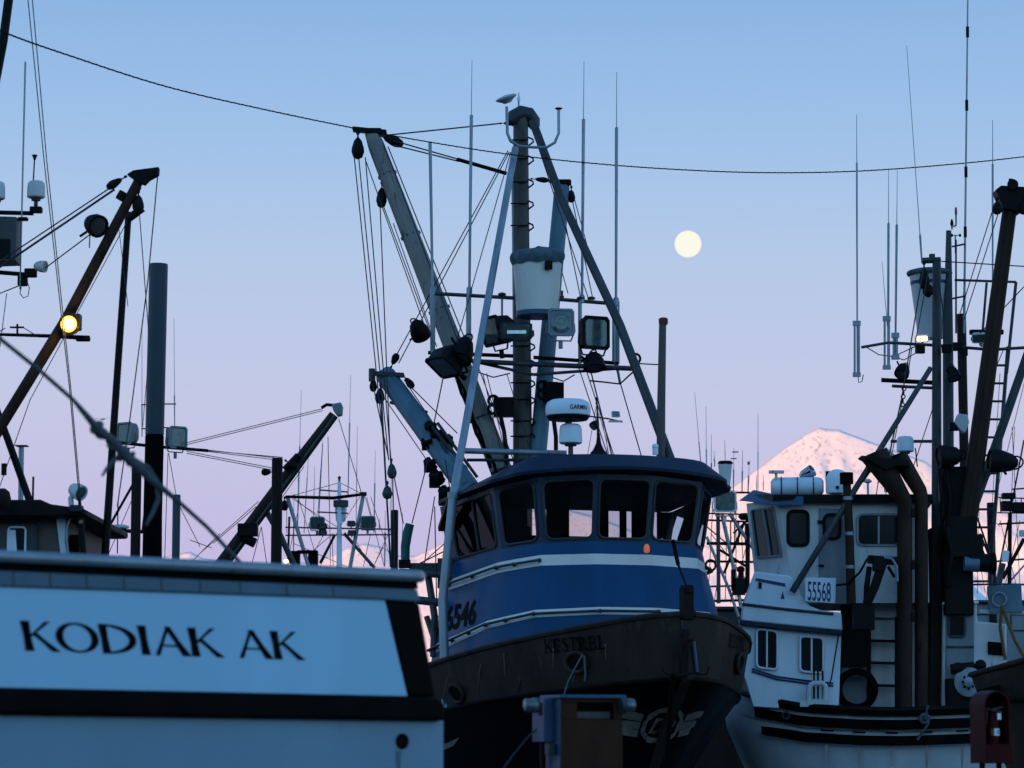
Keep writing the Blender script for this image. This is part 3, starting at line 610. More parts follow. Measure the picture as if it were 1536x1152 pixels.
# registration number on the starboard side
pl = font_polys('26546', 1.0, .22, .03)
a0, a1 = kring(zf(900), .25, .47, .75, AL)[1], kring(zf(900), .25, .47, .75, AL)[2]
nn = (a1 - a0).normalized(); 
p0, pe = low[4][1], low[4][2]; q0, qe = low[2][1], low[2][2]
ct = KV(655, 948, 2.1); s_of = lambda p: (p - p0).dot((pe - p0).normalized()) / (pe - p0).length
npl = (low[4][1] + low[4][2]) / 2; nn_ = (low[4][2] - low[4][1]).cross(low[2][1] - low[4][1]).normalized()
if nn_.dot(ks) < 0: nn_ = -nn_
from mathutils.bvhtree import BVHTree
kt = BVHTree.FromPolygons([v.co + LOC[kb.name] for v in ko.data.vertices], [list(p.vertices) for p in ko.data.polygons])
def nfn(x, y):
    d = ray(655 + x * 23, 949 - x * 5.8 - y * 49).normalized(); h = kt.ray_cast(CAM, d)[0]
    return (h if h else on_plane(655 + x * 23, 949 - x * 5.8 - y * 49, npl, nn_)) - d * .03 + nn_ * .005
decal(kb, pl, nfn, 'ink', 'lettering')
part(kb, 'amber_glint', M['amber'], lambda b: b.lathe(P(970, 823, 45.36), UZ, [(.02, -.07), (.045, -.05), (.05, 0), (.04, .05), (.015, .075)], 12))  # glowing bead stands in for orange light reflected in the cabin paint
# forestay chain from wheelhouse to the bow post
wire(kb, [(1010, 812, 45.0), (1017, 846, 44.0)], wpx=7, m='black', name='stay'); wire(kb, [(1017, 846, 44.0), (1030, 880, 43.05)], wpx=4, m='dark', name='stay')

# main mast, A-frame legs, crosstrees
UM = -8.0
YM = KU(783, 400, UM).y
def mst(px, py): return KU(px, py, UM)
md = part(kb, 'mast', M['mast'], lambda b: b.tube([mst(781, 176), mst(782, 420), mst(784, 690), K(UM, 0.0, 2.1)], [.135, .155, .175, .19], 14))
part(md, 'conduit', M['galv'], lambda b: b.tube([mst(769, 238), mst(771, 480), mst(772, 690)], .026, 8))
for y in (212, 240, 275, 307, 340, 520, 545, 575, 600, 632, 655):
    b = MB(); x1 = 796 + (y > 400) * 2; yy = Vector((0, -.18, 0))
    b.tube([mst(766, y + 1) + yy, mst(x1 - 4, y + 1) + yy], .014, 5); b.tube([mst(x1 - 6, y - 6) + yy * .3, mst(x1 + 3, y) + yy, mst(x1 + 4, y + 4) + yy, mst(x1 - 4, y + 8) + yy * .3], .017, 6)
    b.build('mast_step', M['dark'], md)
part(md, 'mast_cap', M['galvd'], lambda b: (b.tube([mst(766, 184), mst(772, 176), mst(782, 171), mst(792, 173), mst(800, 183), mst(803, 192)], [.12, .15, .16, .16, .14, .09], 12)))
lgB = K(-4.6, 2.4, 2.6); lgM = KU(680, 742, -4.9)
part(kb, 'mast_leg', M['galv'], lambda b: (b.tube([lgB, P(664, 900, (lgB.y + lgM.y) / 2), lgM], .077, 14), b.lathe(lgB + UZ * .02, UZ, [(.16, 0), (.16, .06), (.1, .08)], 12)))
part(kb, 'mast_leg', M['galv'], lambda b: (b.tube([lgM - UZ * .1, lgM, P(722, 505, 48.9), P(773, 222, 50.2)], [.07, .068, .066, .062], 14), b.lathe(lgM - UZ * .06, UZ, [(.1, 0), (.1, .1)], 12)))
part(kb, 'leg_bracket', M['dark'], lambda b: b.beam(lgM - UZ * .02, kring(zf(735), .2, .45, .4, AL)[1], .16, .1), bev=.01)
lgR = P(1002, 680, 48.2)
part(kb, 'mast_leg', M['galvd'], lambda b: b.tube([P(799, 182, 50.3), P(842, 298, 49.8), P(930, 488, 48.9), lgR, lgR + (lgR - P(930, 488, 48.9)) * .12], [.075, .075, .08, .085, .085], 14))
def bar(name, a, c, Y, wpx, m='galvd', par=None): return pole(par or kb, name, [a, c], Y, wpx, m)
bar('crosstree', (708, 542), (952, 553), 49.4, 8); bar('crosstree', (706, 541), (800, 562), 49.5, 5); bar('crosstree', (800, 562), (950, 551), 49.45, 5)
bar('crosstree', (686, 676), (850, 680), 48.6, 9, 'galv'); bar('crosstree', (700, 690), (800, 690), 48.8, 5)
RY = 49.9
bar('antenna_rack', (646, 440), (771, 447), RY, 6, 'galvd'); bar('antenna_rack', (838, 449), (926, 456), RY, 6, 'galvd')
bar('antenna_rack', (642, 529), (770, 534), RY, 6, 'dark'); bar('antenna_rack', (800, 536), (928, 545), RY, 6, 'dark')
for x, y0, y1, wp in ((649, 437, 530, 8), (703, 440, 533, 8), (753, 444, 500, 3.5), (870, 451, 545, 6), (921, 452, 545, 6), (928, 452, 546, 3)): bar('rack_post', (x, y0), (x, y1), RY, wp, 'galv')
for x, y in ((753, 443), (871, 449), (887, 449)): part(kb, 'antenna_base', M['galvd'], lambda b: b.lathe(P(x, y, RY), UZ, [(.07, 0), (.075, .03), (.03, .05)], 12))
part(kb, 'warning_lamp', M['redlamp'], lambda b: (b.lathe(P(843, 449, RY), UZ, [(.035, 0), (.04, .06), (.022, .07), (.024, .15), (.01, .16)], 10)))
for bs, tp, sp in (((649, 440), (645, 212), .99), ((704, 440), (708, 90), .76), ((873, 452), (876, 92), .755), ((924, 456), (925, 108), .757)): antenna(kb, bs, tp, RY, sp, 5.2, 1.4)
MB().tube([P(924, 450, RY), P(925, 545, RY), P(930, 575, RY)], .025, 6).build('antenna', M['galv'], kb)
# crow's nest barrel
cnb = P(806, 476, 49.6); r0, r1 = px2m(31, 49.6), px2m(37, 49.6); ch = P(806, 386, 49.6).z - cnb.z
cn = part(kb, 'crows_nest', [M['warm'], M['pblue']], lambda b: (b.lathe(cnb + UZ * .1, UZ, [(r0 * 1.02, 0), (r1 * .985, ch - .28), (r1, ch - .22), (r1 * 1.02, ch - .1)], 32), b.lathe(cnb, UZ, [(r0 * .98, 0), (r0 * 1.03, .02), (r0 * 1.03, .1)], 32, m=1)))
cv = []
for rr, hh in ((1.04, -.02), (1.12, .06), (1.13, .13), (1.06, .19), (.85, .235), (.5, .265), (.1, .28)):
    cv.append([cnb + UZ * (ch + hh - .1 + .012 * math.sin(a * 9 + rr * 6) * (hh < .2) + .03 * math.cos(a - 1)) + Vector((math.cos(a), math.sin(a), 0)) * r1 * rr * (1 + .025 * math.sin(7 * a + 3 * hh)) for a in [math.pi * 2 * i / 48 for i in range(48)]])
MB().rows(cv, close=True).build('canvas_cover', M['canvas'], cn, sharp=80)
part(cn, 'vent_box', M['dark'], lambda b: b.box(P(823, 398, 49.6 - r1 - .01), px2m(12, 49), .08, px2m(13, 49)), bev=.01)
# GPS saucer and U shaped antenna bracket at the mast head
part(kb, 'antenna_bracket', M['galv'], lambda b: b.tube(pts([(760, 160), (761, 200), (766, 212), (778, 219), (800, 221), (820, 221), (832, 214), (838, 200), (838, 165)], 49.8), .027, 8))
part(kb, 'satellite_antenna', M['cream'], lambda b: (b.lathe(P(761, 152, 49.8), Vector((-.32, -.15, .94)), [(.07, -.03), (.1, .0), (.19, .05), (.2, .075), (.14, .1), (.04, .115)], 20)))
part(kb, 'antenna_disc', M['dark'], lambda b: b.lathe(P(838, 165, 49.8), UZ, [(.03, 0), (.06, .02), (.07, .035), (.02, .045)], 12))
antenna(kb, (778, 176), (778, 139), YM, .6, 3, 2.5)
part(kb, 'mast_lamp', M['white'], lambda b: b.lathe(P(778, 153, YM), UZ, [(.022, 0), (.03, .04), (.024, .1), (.01, .12)], 8))
# booms
def boom(name, a, c, Ya, Yc, wpx, m, w2=None):
    p, q = P(*a, Ya), P(*c, Yc); x = px2m(wpx, Ya); x2 = px2m(w2 or wpx, Yc)
    ax = (q - p).normalized(); sd_ = ax.cross(Vector((0, 1, 0))).normalized(); b = MB()
    prf = [(-.5, -.3), (-.3, -.5), (.3, -.5), (.5, -.3), (.5, .3), (.3, .5), (-.3, .5), (-.5, .3)]; dp = ax.cross(sd_).normalized()
    b.rows([[e_ + sd_ * i * w_ + dp * j * w_ for i, j in prf] for e_, w_ in ((p, x * .8), (p.lerp(q, .04), x), (q, x2))], close=True)
    b.ngon([p + sd_ * i * x * .8 + dp * j * x * .8 for i, j in prf]); b.ngon([q + sd_ * i * x2 + dp * j * x2 for i, j in prf])
    b.beam(p.lerp(q, .03) + dp * x * .5, p.lerp(q, .97) + dp * x2 * .5, x * .3, .03, up=dp)
    return b.build(name, M[m], kb, sharp=50)
bm_ = boom('boom', (557, 200), (752, 706), 51.6, 50.4, 25, 'boom', 33)
for t in (.12, .3, .52, .68, .84): part(bm_, 'boom_band', M['galvd'], lambda b: b.tube([P(557 + 195 * t, 200 + 506 * t, 51.6 - 1.2 * t), P(557 + 195 * (t + .006), 200 + 506 * (t + .006), 51.6 - 1.2 * t)], px2m(15 + 5 * t, 51), 12))
part(bm_, 'boom_head', M['dark'], lambda b: (b.beam(P(529, 194, 51.6), P(580, 199, 51.6), .3, .06, up=(0, 0, 1)), b.box(P(560, 198, 51.6), .3, .3, .1)), bev=.015)
pulley(kb, P(537, 196, 51.5), (0, 0, -1), .52, .12); pulley(kb, P(566, 202, 51.5), (.62, 0, -.25), .5, .1); pulley(kb, P(573, 272, 51.4), (-.02, 0, -1), .48, .1)
b2 = boom('boom', (576, 560), (706, 738), 50.6, 49.2, 30, 'boomblue', 34)
part(b2, 'boom_head', M['galvd'], lambda b: (b.beam(P(556, 560, 50.4), P(606, 563, 50.4), .2, .07), b.tube([P(558, 553, 50.3), P(558, 572, 50.3)], .06, 8)))
part(b2, 'boom_cleat', M['galvd'], lambda b: b.beam(P(586, 604, 50.4), P(640, 618, 50.2), .12, .05))
pulley(kb, P(560, 562, 50.3), (0, 0, -1), .3, .07); pulley(kb, P(604, 562, 50.3), (.4, 0, -.5), .3, .07); pulley(kb, P(586, 552, 50.3), (.35, 0, .75), .28, .07); pulley(kb, P(571, 575, 50.3), (-.05, 0, -1), .36, .09)
b3 = boom('boom', (844, 274), (806, 690), 51.3, 50.6, 24, 'boomblue', 26)
part(b3, 'boom_head', M['dark'], lambda b: (b.box(P(844, 273, 51.3), .3, .3, .05), b.tube([P(832, 274, 51.2), P(857, 275, 51.2)], .05, 8)), bev=.01)
pulley(kb, P(857, 279, 51.2), (0, 0, -1), .3, .075); pulley(kb, P(796, 268, 50.9), (1, 0, -.1), .32, .055); pulley(kb, P(818, 272, 51.1), (1, 0, 0), .2, .05)
# winch and tackle clutter on the blue boom and behind the wheelhouse
for x, y, s_, dx in ((646, 640, .13, 1), (655, 652, .16, 1), (668, 660, .2, 1), (640, 664, .1, -1), (655, 715, .19, -1), (645, 695, .14, -1), (668, 738, .17, -1), (692, 705, .16, 1), (700, 725, .2, 1)):
    part(b2, 'winch', M['dark'], lambda b: (b.tube([P(x - 5, y - 5, 49.7), P(x + 6, y + 8, 49.6)], s_ * .55, 10), b.tube([P(x - 7, y + 2, 49.6), P(x + 7, y - 3, 49.5)], s_ * .4, 8), b.box(P(x + 3 * dx, y + 6, 49.7), s_, s_, s_ * 1.3)))
for a, c in (((648, 640), (704, 712)), ((656, 634), (716, 716)), ((660, 662), (700, 728))): wire(kb, [a, c], 49.4, 5, 'galvd', name='hydraulic_hose')
for i, (x, y) in enumerate(((690, 560), (700, 590), (712, 620), (722, 650), (735, 672))):
    part(kb, 'hydraulic_hose', M['black'], lambda b: b.tube(pts([(x - 14, y - 20), (x - 8, y), (x + 6, y + 24), (x + 14, y + 52)], 49.9 - .05 * i), .03, 6))
for x, y, r_ in ((748, 607, .17), (822, 585, .17)):
    part(kb, 'winch', M['dark'], lambda b: (b.box(P(x + 8, y + 4, 50.3), r_ * 2.2, r_ * 1.6, r_ * 2), b.ring(P(x - 8, y - 6, 50.1), (0, 1, 0), r_ * .5, .03, 14, 5), b.ring(P(x - 8, y + 6, 50.1), (0, 1, 0), r_ * .5, .03, 14, 5), b.tube(pts([(x + 2, y + 12), (x + 8, y + 40), (x + 12, y + 70), (x + 12, y + 90)], 50.2), .04, 7)))
part(kb, 'winch', M['rust'], lambda b: b.box(P(826, 588, 50.4), .3, .3, .34), bev=.03)
# floodlights
F1 = (0, -1, -.1)
flood(kb, P(735, 497, 49.2), (-.82, -.5, -.15), .5, .52, .45); flood(kb, P(774, 496, 48.9), (.05, -1, -.28), px2m(48, 49), px2m(24, 49), .16, 'galvd', 'lens')
part(kb, 'lamp_reflector', M['lensb'], lambda b: b.box(P(775, 498, 48.82), .33, .012, .06))
flood(kb, P(842, 483, 49.0), (.12, -1, .05), px2m(39, 49), px2m(41, 49),   .3, 'grey', 'lens', True); flood(kb, P(895, 499, 49.2), (.42, -.9, .0), px2m(44, 49), px2m(50, 49), .36, 'dark', 'lens')
flood(kb, P(664, 552, 49.4), (-.5, -.35, -.8), .62, .5, .42); drumlight(kb, P(690, 540, 49.3), (-.2, -.5, -.8), .2, .5)
drumlight(kb, P(633, 505, 49.6), (.3, .6, -.6), .17, .35); drumlight(kb, P(892, 553, 49.2), (.1, -.3, -1), .19, .3)
part(kb, 'hose_loop', M['black'], lambda b: b.ring(P(953, 538, 48.9), (0, 1, 0), .085, .022, 16, 6))
wire(kb, [(884, 571, 49.2), (905, 573, 49.2), (930, 576, 49.2), (945, 562, 49.2), (952, 556, 49.2)], wpx=2.5, m='black'); wire(kb, [(828, 566, 49.3), (845, 572, 49.3), (862, 562, 49.3)], wpx=2, m='black')
wire(kb, [(710, 556, 49.4), (740, 566, 49.4), (765, 560, 49.4)], wpx=2, m='black'); wire(kb, [(952, 545, 48.9), (988, 547, 48.4)], wpx=2)
# radar, satellite dome, exhaust pole on the roof
rc = P(852, 626, 47.6); rr = px2m(34.5, 47.6); rh = px2m(27, 47.6)
rd = part(kb, 'radar_dome', M['white'], lambda b: b.lathe(rc, UZ, [(rr * .82, -.015), (rr * .97, .03), (rr, .1), (rr * .98, rh * .62), (rr * .9, rh * .84), (rr * .72, rh * .97), (rr * .3, rh * 1.02)], 36))
part(rd, 'dome_base', M['dark'], lambda b: b.lathe(rc, UZ, [(rr * .6, -.06), (rr * .84, -.05), (rr * .95, -.0), (rr * .955, .02)], 36))
def gfn(x, y): 
    a = (x - 1.0) * .125 / rr + .38; return rc + Vector((math.sin(a), -math.cos(a), 0)) * (rr * .985 + .008) + UZ * (.1 + y * .112)
decal(rd, [[(px_ * .72, py_) for px_, py_ in pl] for pl in font_polys('GARMIN', 1.0, 0, .012)], gfn, 'ink')
dome(kb, P(856, 666, 47.6), px2m(17.5, 47.6), px2m(31, 47.6), stem=.3); part(rd, 'stem', M['galvd'], lambda b: b.tube([P(853, 640, 47.6), P(852, 626, 47.6)], .06, 10))
ex = part(kb, 'exhaust_pipe', M['mast'], lambda b: b.tube([P(991, 692, 48.0), P(992, 600, 48.0), P(994, 486, 48.0)], [.075, .07, .062], 14))
part(ex, 'pipe_cap', M['rustcap'], lambda b: b.lathe(P(995, 487, 48.0), UZ, [(.07, 0), (.078, .02), (.08, .1), (.05, .12)], 14))
part(kb, 'mushroom_vent', M['white'], lambda b: b.lathe(P(983, 682, 47.4), UZ, [(.05, 0), (.05, .12), (.06, .13), (.04, .18)], 10))
part(kb, 'roof_light', M['white'], lambda b: b.lathe(rt[8].lerp(r2[8], .1) - UZ * .01, UZ, [(.09, 0), (.09, .05), (.05, .08)], 10))
# running rigging
for a, c, Y0, Y1, wp in (((531, 232), (578, 690), 51.5, 49, 1.8), ((538, 236), (583, 690), 51.5, 49, 1.8), ((548, 236), (589, 720), 51.5, 49, 1.8), ((570, 306), (586, 700), 51.4, 49, 1.8),
        ((549, 242), (641, 500), 51.5, 50, 1.6), ((574, 306), (646, 500), 51.4, 50, 1.6), ((590, 335), (655, 520), 51.2, 50, 1.5), ((576, 217), (690, 520), 51.4, 50, 1.8), ((582, 220), (702, 520), 51.4, 50, 1.8),
        ((762, 226), (588, 545), 50.2, 50.3, 1.8), ((764, 228), (598, 545), 50.2, 50.3, 1.8), ((766, 228), (684, 515), 50.2, 49.6, 1.6), ((590, 211), (688, 239), 51.4, 50.8, 2.2), ((592, 218), (688, 242), 51.4, 50.8, 2.2),
        ((568, 204), (752, 185), 51.4, 50.4, 2.2), ((798, 192), (884, 452), 50.4, 49.9, 1.6), ((849, 340), (872, 452), 51, 49.9, 1.6), ((858, 298), (890, 452), 51.2, 49.9, 1.6), ((838, 390), (852, 440), 51, 49.9, 1.6), ((862, 300), (884, 380), 51.2, 50, 1.5),
        ((866, 545), (912, 684), 49.6, 48, 1.6), ((876, 545), (921, 684), 49.6, 48, 1.6), ((884, 548), (918, 684), 49.6, 48.2, 2.2), ((922, 545), (962, 684), 49.6, 48, 1.8),
        ((559, 575), (583, 688), 50.3, 49, 1.8), ((606, 570), (686, 650), 50.3, 49.3, 1.7), ((610, 575), (650, 635), 50.3, 49.6, 1.6), ((565, 580), (640, 690), 50.2, 49, 1.5), ((666, 560), (650, 640), 49.4, 49.6, 2),
        ((586, 690), (605, 785), 49, 48.2, 1.8), ((642, 690), (618, 785), 49.2, 48.2, 1.8), ((652, 745), (636, 850), 48.4, 47.9, 1.8), ((652, 760), (655, 900), 48.4, 47.8, 1.8), ((572, 600), (586, 850), 50, 48.6, 3), ((589, 720), (592, 850), 49, 48.6, 2),
        ((706, 520), (770, 690), 49.8, 49.8, 1.6), ((724, 560), (752, 680), 49.8, 49.8, 1.4), ((730, 560), (758, 680), 49.8, 49.8, 1.4), ((620, 850), (690, 815), 48.4, 48.2, 2), ((632, 846), (684, 800), 48.2, 48.2, 1.6), ((668, 690), (676, 740), 49.2, 48.6, 1.6), ((760, 560), (800, 690), 49.9, 49.9, 1.3)):
    wire(kb, [P(*a, Y0), P(*c, Y1)], wpx=wp)
wire(kb, [(686, 239, 50.8), (759, 260, 50.3)], wpx=6, m='black', name='stay')
pulley(kb, P(587, 688, 49), (.05, 0, -1), .34, .085, 'galvd'); pulley(kb, P(581, 722, 49), (0, 0, -1), .3, .09, 'galvd'); pulley(kb, P(750, 185, 50.4), (1, 0, .02), .26, .05)
# hauler davit with green hose at the starboard rail, deck clutter below it
dv = part(kb, 'davit', M['galvd'], lambda b: (b.tube([P(600, 858, 48.3), P(660, 862, 48.0), P(690, 868, 47.9)], .06, 8), b.tube([P(640, 850, 48.3), P(652, 925, 48.1), P(650, 985, 48.0)], .06, 8), b.box(P(636, 852, 48.3), .5, .2, .16), b.tube([P(622, 868, 48.3), P(668, 848, 48.2)], .045, 8), b.box(P(668, 860, 48.1), .26, .2, .5), b.tube([P(625, 900, 48.2), P(668, 905, 48.1)], .07, 8), b.tube([P(640, 925, 48.2), P(660, 985, 48)], .05, 8)))
part(dv, 'hose_guard', M['teal'], lambda b: b.tube(pts([(608, 845), (608, 820), (611, 800), (615, 786)], 48.2), [.075, .08, .085, .075], 12))
part(dv, 'guard_foot', M['dark'], lambda b: b.box(P(607, 846, 48.2), .2, .16, .14))
# ------------------------------------------------------------------ white boat in front, stern corner
ta = R(51); te = Vector((math.sin(ta), math.cos(ta), 0)); tn = Vector((te.y, -te.x, 0)); td = -tn
TO = P(0, 838, 14.0); TO.z = 0
def T(px, py, off=0.0): return on_plane(px, py, TO + tn * off, tn)
tb = thing('fishing_boat', 'white fishing boat stern with black lettering on its blue lit transom, close in front', 'boat', T(300, 1000) * 1.0 + td * 4 - UZ * T(300, 1000).z)
LX = -260
def yl(y0, y1, x1, x): return y0 + (y1 - y0) * x / x1
ytop = lambda x: yl(834, 864, 625, x); yband = lambda x: yl(880, 900, 577, x); ypb = lambda x: yl(1031, 1044, 610, x); yrb = lambda x: yl(1072, 1081, 665, x)
def slab(name, poly, m, off, th, par=None, bev=0.0, back=None):
    p = [T(x, y, off) for x, y in poly]; b = MB(); b.prism(p, (back or td) * th); return b.build(name, M[m], par or tb, bev=bev, sharp=30)
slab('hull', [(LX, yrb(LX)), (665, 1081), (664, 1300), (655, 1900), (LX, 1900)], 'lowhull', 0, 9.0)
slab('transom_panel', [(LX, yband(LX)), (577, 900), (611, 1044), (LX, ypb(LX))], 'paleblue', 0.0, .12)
slab('corner_panel', [(577.5, 900), (630, 903), (655, 1046), (611.5, 1044)], 'black', 0.0, 9.0, bev=.02)
slab('rub_rail', [(LX, ypb(LX)), (611, 1044), (657, 1046), (669, 1056), (669, 1074), (661, 1082), (LX, yrb(LX))], 'black', .05, .3, bev=.02)
slab('band', [(LX, ytop(LX) + 22), (627, ytop(625) + 20), (631, 903), (577, 900), (LX, yband(LX))], 'bandgrey', .015, 9.0, bev=.01)
slab('shadow_gap', [(LX, ytop(LX) + 5), (626, ytop(625) + 5), (627, ytop(625) + 19.5), (LX, ytop(LX) + 21.5)], 'black', -.02, 8.9)  # black strip painted in for the shadow under the top rail
for x in range(-200, 600, 55):     # seams of the band's plates
    pass
tp = [T(LX, ytop(LX), .03), T(600, ytop(600), .03), T(622, ytop(622), .02), T(630, ytop(640), -.1), T(630, ytop(640), -.1) + td * 8.8]
MB().tube(tp, [px2m(9, 14), px2m(9, 15.7), px2m(9, 15.8), px2m(9, 15.9), px2m(9, 22)], 12).build('top_rail', M['galv'], tb)
part(tb, 'deck', M['galvd'], lambda b: b.prism([T(LX, yrb(LX) - 30, -.13), T(640, 1050, -.13), T(640, 1050, -.13) + td * 8.7, T(LX, yrb(LX) - 30, -.13) + td * 8.7], UZ * -.05))
part(tb, 'side_panel', M['white'], lambda b: b.prism([T(LX, ytop(LX) + 12), T(LX, yrb(LX)), T(LX, yrb(LX)) + td * 9, T(LX, ytop(LX) + 12) + td * 9], te * .1))
for xx, w_ in ((20, .006), (75, .006), (130, .006), (186, .006), (242, .006), (300, .006), (360, .006), (430, .006), (500, .006)):
    part(tb, 'band_seam', M['galvd'], lambda b: b.beam(T(xx, ytop(xx) + 22, .017), T(xx + 1, yband(xx) - 2, .017), w_ * .6, .004, up=tn))
part(tb, 'drain_hole', M['black'], lambda b: (b.lathe(T(598, 1112, -.03), tn, [(.043, 0), (.043, .036), (.033, .04), (.03, .034)], 20)))
q, W_ = glyph_quads('KODIAK AK', FLARE, .05, -.15)
# the letters stand level with the panel's edges
X0, X1 = T(39, 976, .004), T(452, 990, .004); ex = (X1 - X0); H0 = (T(40, 932, .004) - T(40, 977, .004)).length
fl_ = lambda x, y: X0 + ex * (x / (W_ - .1)) + UZ * y * H0
for lo_x, hi_x in ((-1, W_ * .735), (W_ * .735, 99)): decal(tb, [a for a in q if lo_x <= sum(p[0] for p in a) / 4 < hi_x], fl_, 'ink')
for x, y0, y1, w_ in ((598, 1126, 1180, 4),): part(tb, 'rust_streak', M['bandgrey'], lambda b: b.rows([[T(x - w_, y0, .003), T(x + w_, y0, .003)], [T(x - w_ * .3, y1, .003), T(x + w_ * .3, y1, .003)]]))
# stern gallows just outside the frame and the frayed rope that runs down to the rail
gp = T(-95, ytop(-95)); gt = on_plane(-95, 395, TO, tn)
part(tb, 'gallows_post', M['galvd'], lambda b: b.tube([gp - UZ * .3, gt], .06, 12))
rp = MB(); ropt = [on_plane(x, y, TO - tn * .02, tn) for x, y in ((-95, 425), (0, 508), (60, 556), (110, 600), (142, 638), (165, 658), (195, 690), (230, 722), (265, 750), (310, 790), (368, 852))]
rp.tube(ropt, [.011] * 4 + [.02, .024, .028, .02, .012, .011, .011], 8)
for x, y, r_ in ((145, 641, .028), (152, 650, .024), (172, 668, .03), (184, 680, .034), (196, 688, .03), (205, 700, .022)):
    c = on_plane(x, y, TO - tn * .04, tn); rp.ring(c, (random.uniform(-1, 1), random.uniform(-1, 1), .4), r_, .014, 12, 5)
rp.tube([on_plane(x, y, TO - tn * .05, tn) for x, y in ((198, 688), (222, 702), (236, 724), (238, 748), (229, 770), (219, 788))], [.016, .015, .014, .013, .011, .007], 8)
rp.tube([on_plane(x, y, TO - tn * .05, tn) for x, y in ((180, 682), (170, 692), (160, 704), (153, 714))], [.015, .013, .012, .006], 8)
tag(rp.build('rope', M['rope'], loc=ropt[5], sharp=80), 'blurred knotted grey rope with a loose loop, running down to the white stern rail', 'rope')

# ------------------------------------------------------------------ helper for the boats behind: a plain working hull below what the photo shows
def hull(par, c, head, Lh, bm, zb, zs, m='hull', name='hull'):
    f = Vector((math.sin(R(head)), math.cos(R(head)), 0)); s = Vector((f.y, -f.x, 0)); c = Vector((c[0], c[1], 0)); b = MB()
    stn = [(-.5, .8, .0), (-.3, .95, .02), (0, 1, .06), (.25, .85, .2), (.4, .5, .5), (.47, .2, .8), (.5, .02, 1)]
    for sg in (1, -1):
        b.rows([[c + f * (Lh * a * (1 if k else 1) - f.dot(f) * 0) * 1 - f * (Lh * .06 * (1 - k / 3) * (a > .4)) + s * sg * bm / 2 * w_ * (.8 + .2 * k / 3) + UZ * ((-.6) + (zs + (zb - zs) * q + .6) * k / 3) for a, w_, q in stn] for k in range(4)])
    b.rows([[c + f * Lh * a + s * sg * bm / 2 * w_ * .97 + UZ * (zs + (zb - zs) * q - .5) for a, w_, q in stn] for sg in (1, -1)])
    b.ngon([c - f * Lh * .5 + s * sg * bm / 2 * .8 * (.8 + .2 * k) + UZ * z for sg, k, z in ((1, 0, -.6), (1, 1, zs), (-1, 1, zs), (-1, 0, -.6))])
    return b.build(name, M[m], par, sharp=50)
def house(par, px0, px1, py0, Y, dep, zb, m='cream', name='cabin'):
    a, c = P(px0, py0, Y), P(px1, py0, Y)
    o = part(par, name, M[m], lambda b: b.prism([Vector((a.x, Y, zb)), Vector((c.x, Y, zb)), c, a], (0, dep, 0)), bev=.04)
    if Y > 40:      # a roof edge and a row of windows
        part(par, 'roof', M['galvd'], lambda b: b.box(((a.x + c.x) / 2, Y + dep / 2, a.z + .04), c.x - a.x + .3, dep + .3, .08), bev=.02)
        n_ = max(1, int((c.x - a.x) / .8))
        for i in range(n_):
            q = Vector((a.x + (c.x - a.x) * (i + .5) / n_, Y - .01, a.z - .5)); window(par, rrect(q, Vector((1, 0, 0)), UZ, .5, .42, .06), (0, -1, 0), .02, 'galvd', 'pane')
        q = Vector((c.x + .01, Y + dep / 2, a.z - .5)); window(par, rrect(q, Vector((0, 1, 0)), UZ, .7, .42, .06), (1, 0, 0), .02, 'galvd', 'pane')
        q = Vector((a.x - .01, Y + dep / 2, a.z - .5)); window(par, rrect(q, Vector((0, 1, 0)), UZ, .7, .42, .06), (-1, 0, 0), .02, 'galvd', 'pane')
    return o
def box_px(par, name, x0, x1, y0, y1, Y, dep, m, bev=.015):
    a, c = P(x0, y0, Y), P(x1, y1, Y); return part(par, name, M[m], lambda b: b.box(((a.x + c.x) / 2, Y + dep / 2, (a.z + c.z) / 2), abs(c.x - a.x), dep, abs(a.z - c.z)), bev=bev)

# ------------------------------------------------------------------ boat with the lit deck lamp, left
YB = 34.0
lb = thing('fishing_boat', 'dark rigged fishing boat with a burning deck lamp on its slanting boom', 'boat', (-7.2, 37, 0))
hull(lb, (-7.6, 37), 100, 13, 4.4, 2.6, 1.9)
house(lb, -160, 98, 775, YB, 3.2, 1.6, 'mast')
part(lb, 'roof', M['dark'], lambda b: b.prism(pts([(-170, 751), (60, 749), (76, 756), (128, 763), (128, 775), (-170, 778)], YB - .35), (0, 3.8, 0)), bev=.03)
part(lb, 'cabin_side', M['white'], lambda b: b.prism(pts([(84, 776), (97, 776), (101, 840), (92, 840)], YB - .06), (0, .05, 0)))
part(lb, 'door', M['galvd'], lambda b: b.prism(pts([(12, 786), (50, 783), (56, 790), (56, 850), (-40, 850), (-40, 786)], YB - .06), (0, .05, 0)), bev=.01)
wo = rrect(P(25, 816, YB - .075), Vector((1, 0, 0)), UZ, px2m(26, YB), px2m(50, YB), .04); window(lb, wo, (0, -1, 0), .014, 'white', 'pane')
part(lb, 'curtain', M['white'], lambda b: b.prism(pts([(12, 795), (23, 795), (26, 838), (12, 838)], YB - .09), (0, .008, 0)))
pole(lb, 'boom', [(-36, 700), (100, 478), (212, 264)], YB - .4, [17, 17, 15], 'stack', 14)
part(lb, 'boom_head', M['dark'], lambda b: (b.prism(pts([(190, 261), (200, 255), (238, 250), (237, 261), (224, 268), (216, 276), (206, 272)], YB - .47), (0, .14, 0)), b.tube(pts([(179, 300), (186, 288)], YB - .4), .06, 8)), bev=.008)
pole(lb, 'mast', [(193, 318), (176, 560), (157, 842)], YB + .6, [10, 11, 12], 'dark', 12)
part(lb, 'mast_cap', M['dark'], lambda b: b.tube(pts([(190, 330), (214, 312)], YB + .4), .05, 8))
pole(lb, 'strut', [(-10, 602), (12, 660), (46, 756)], YB, 11, 'dark')
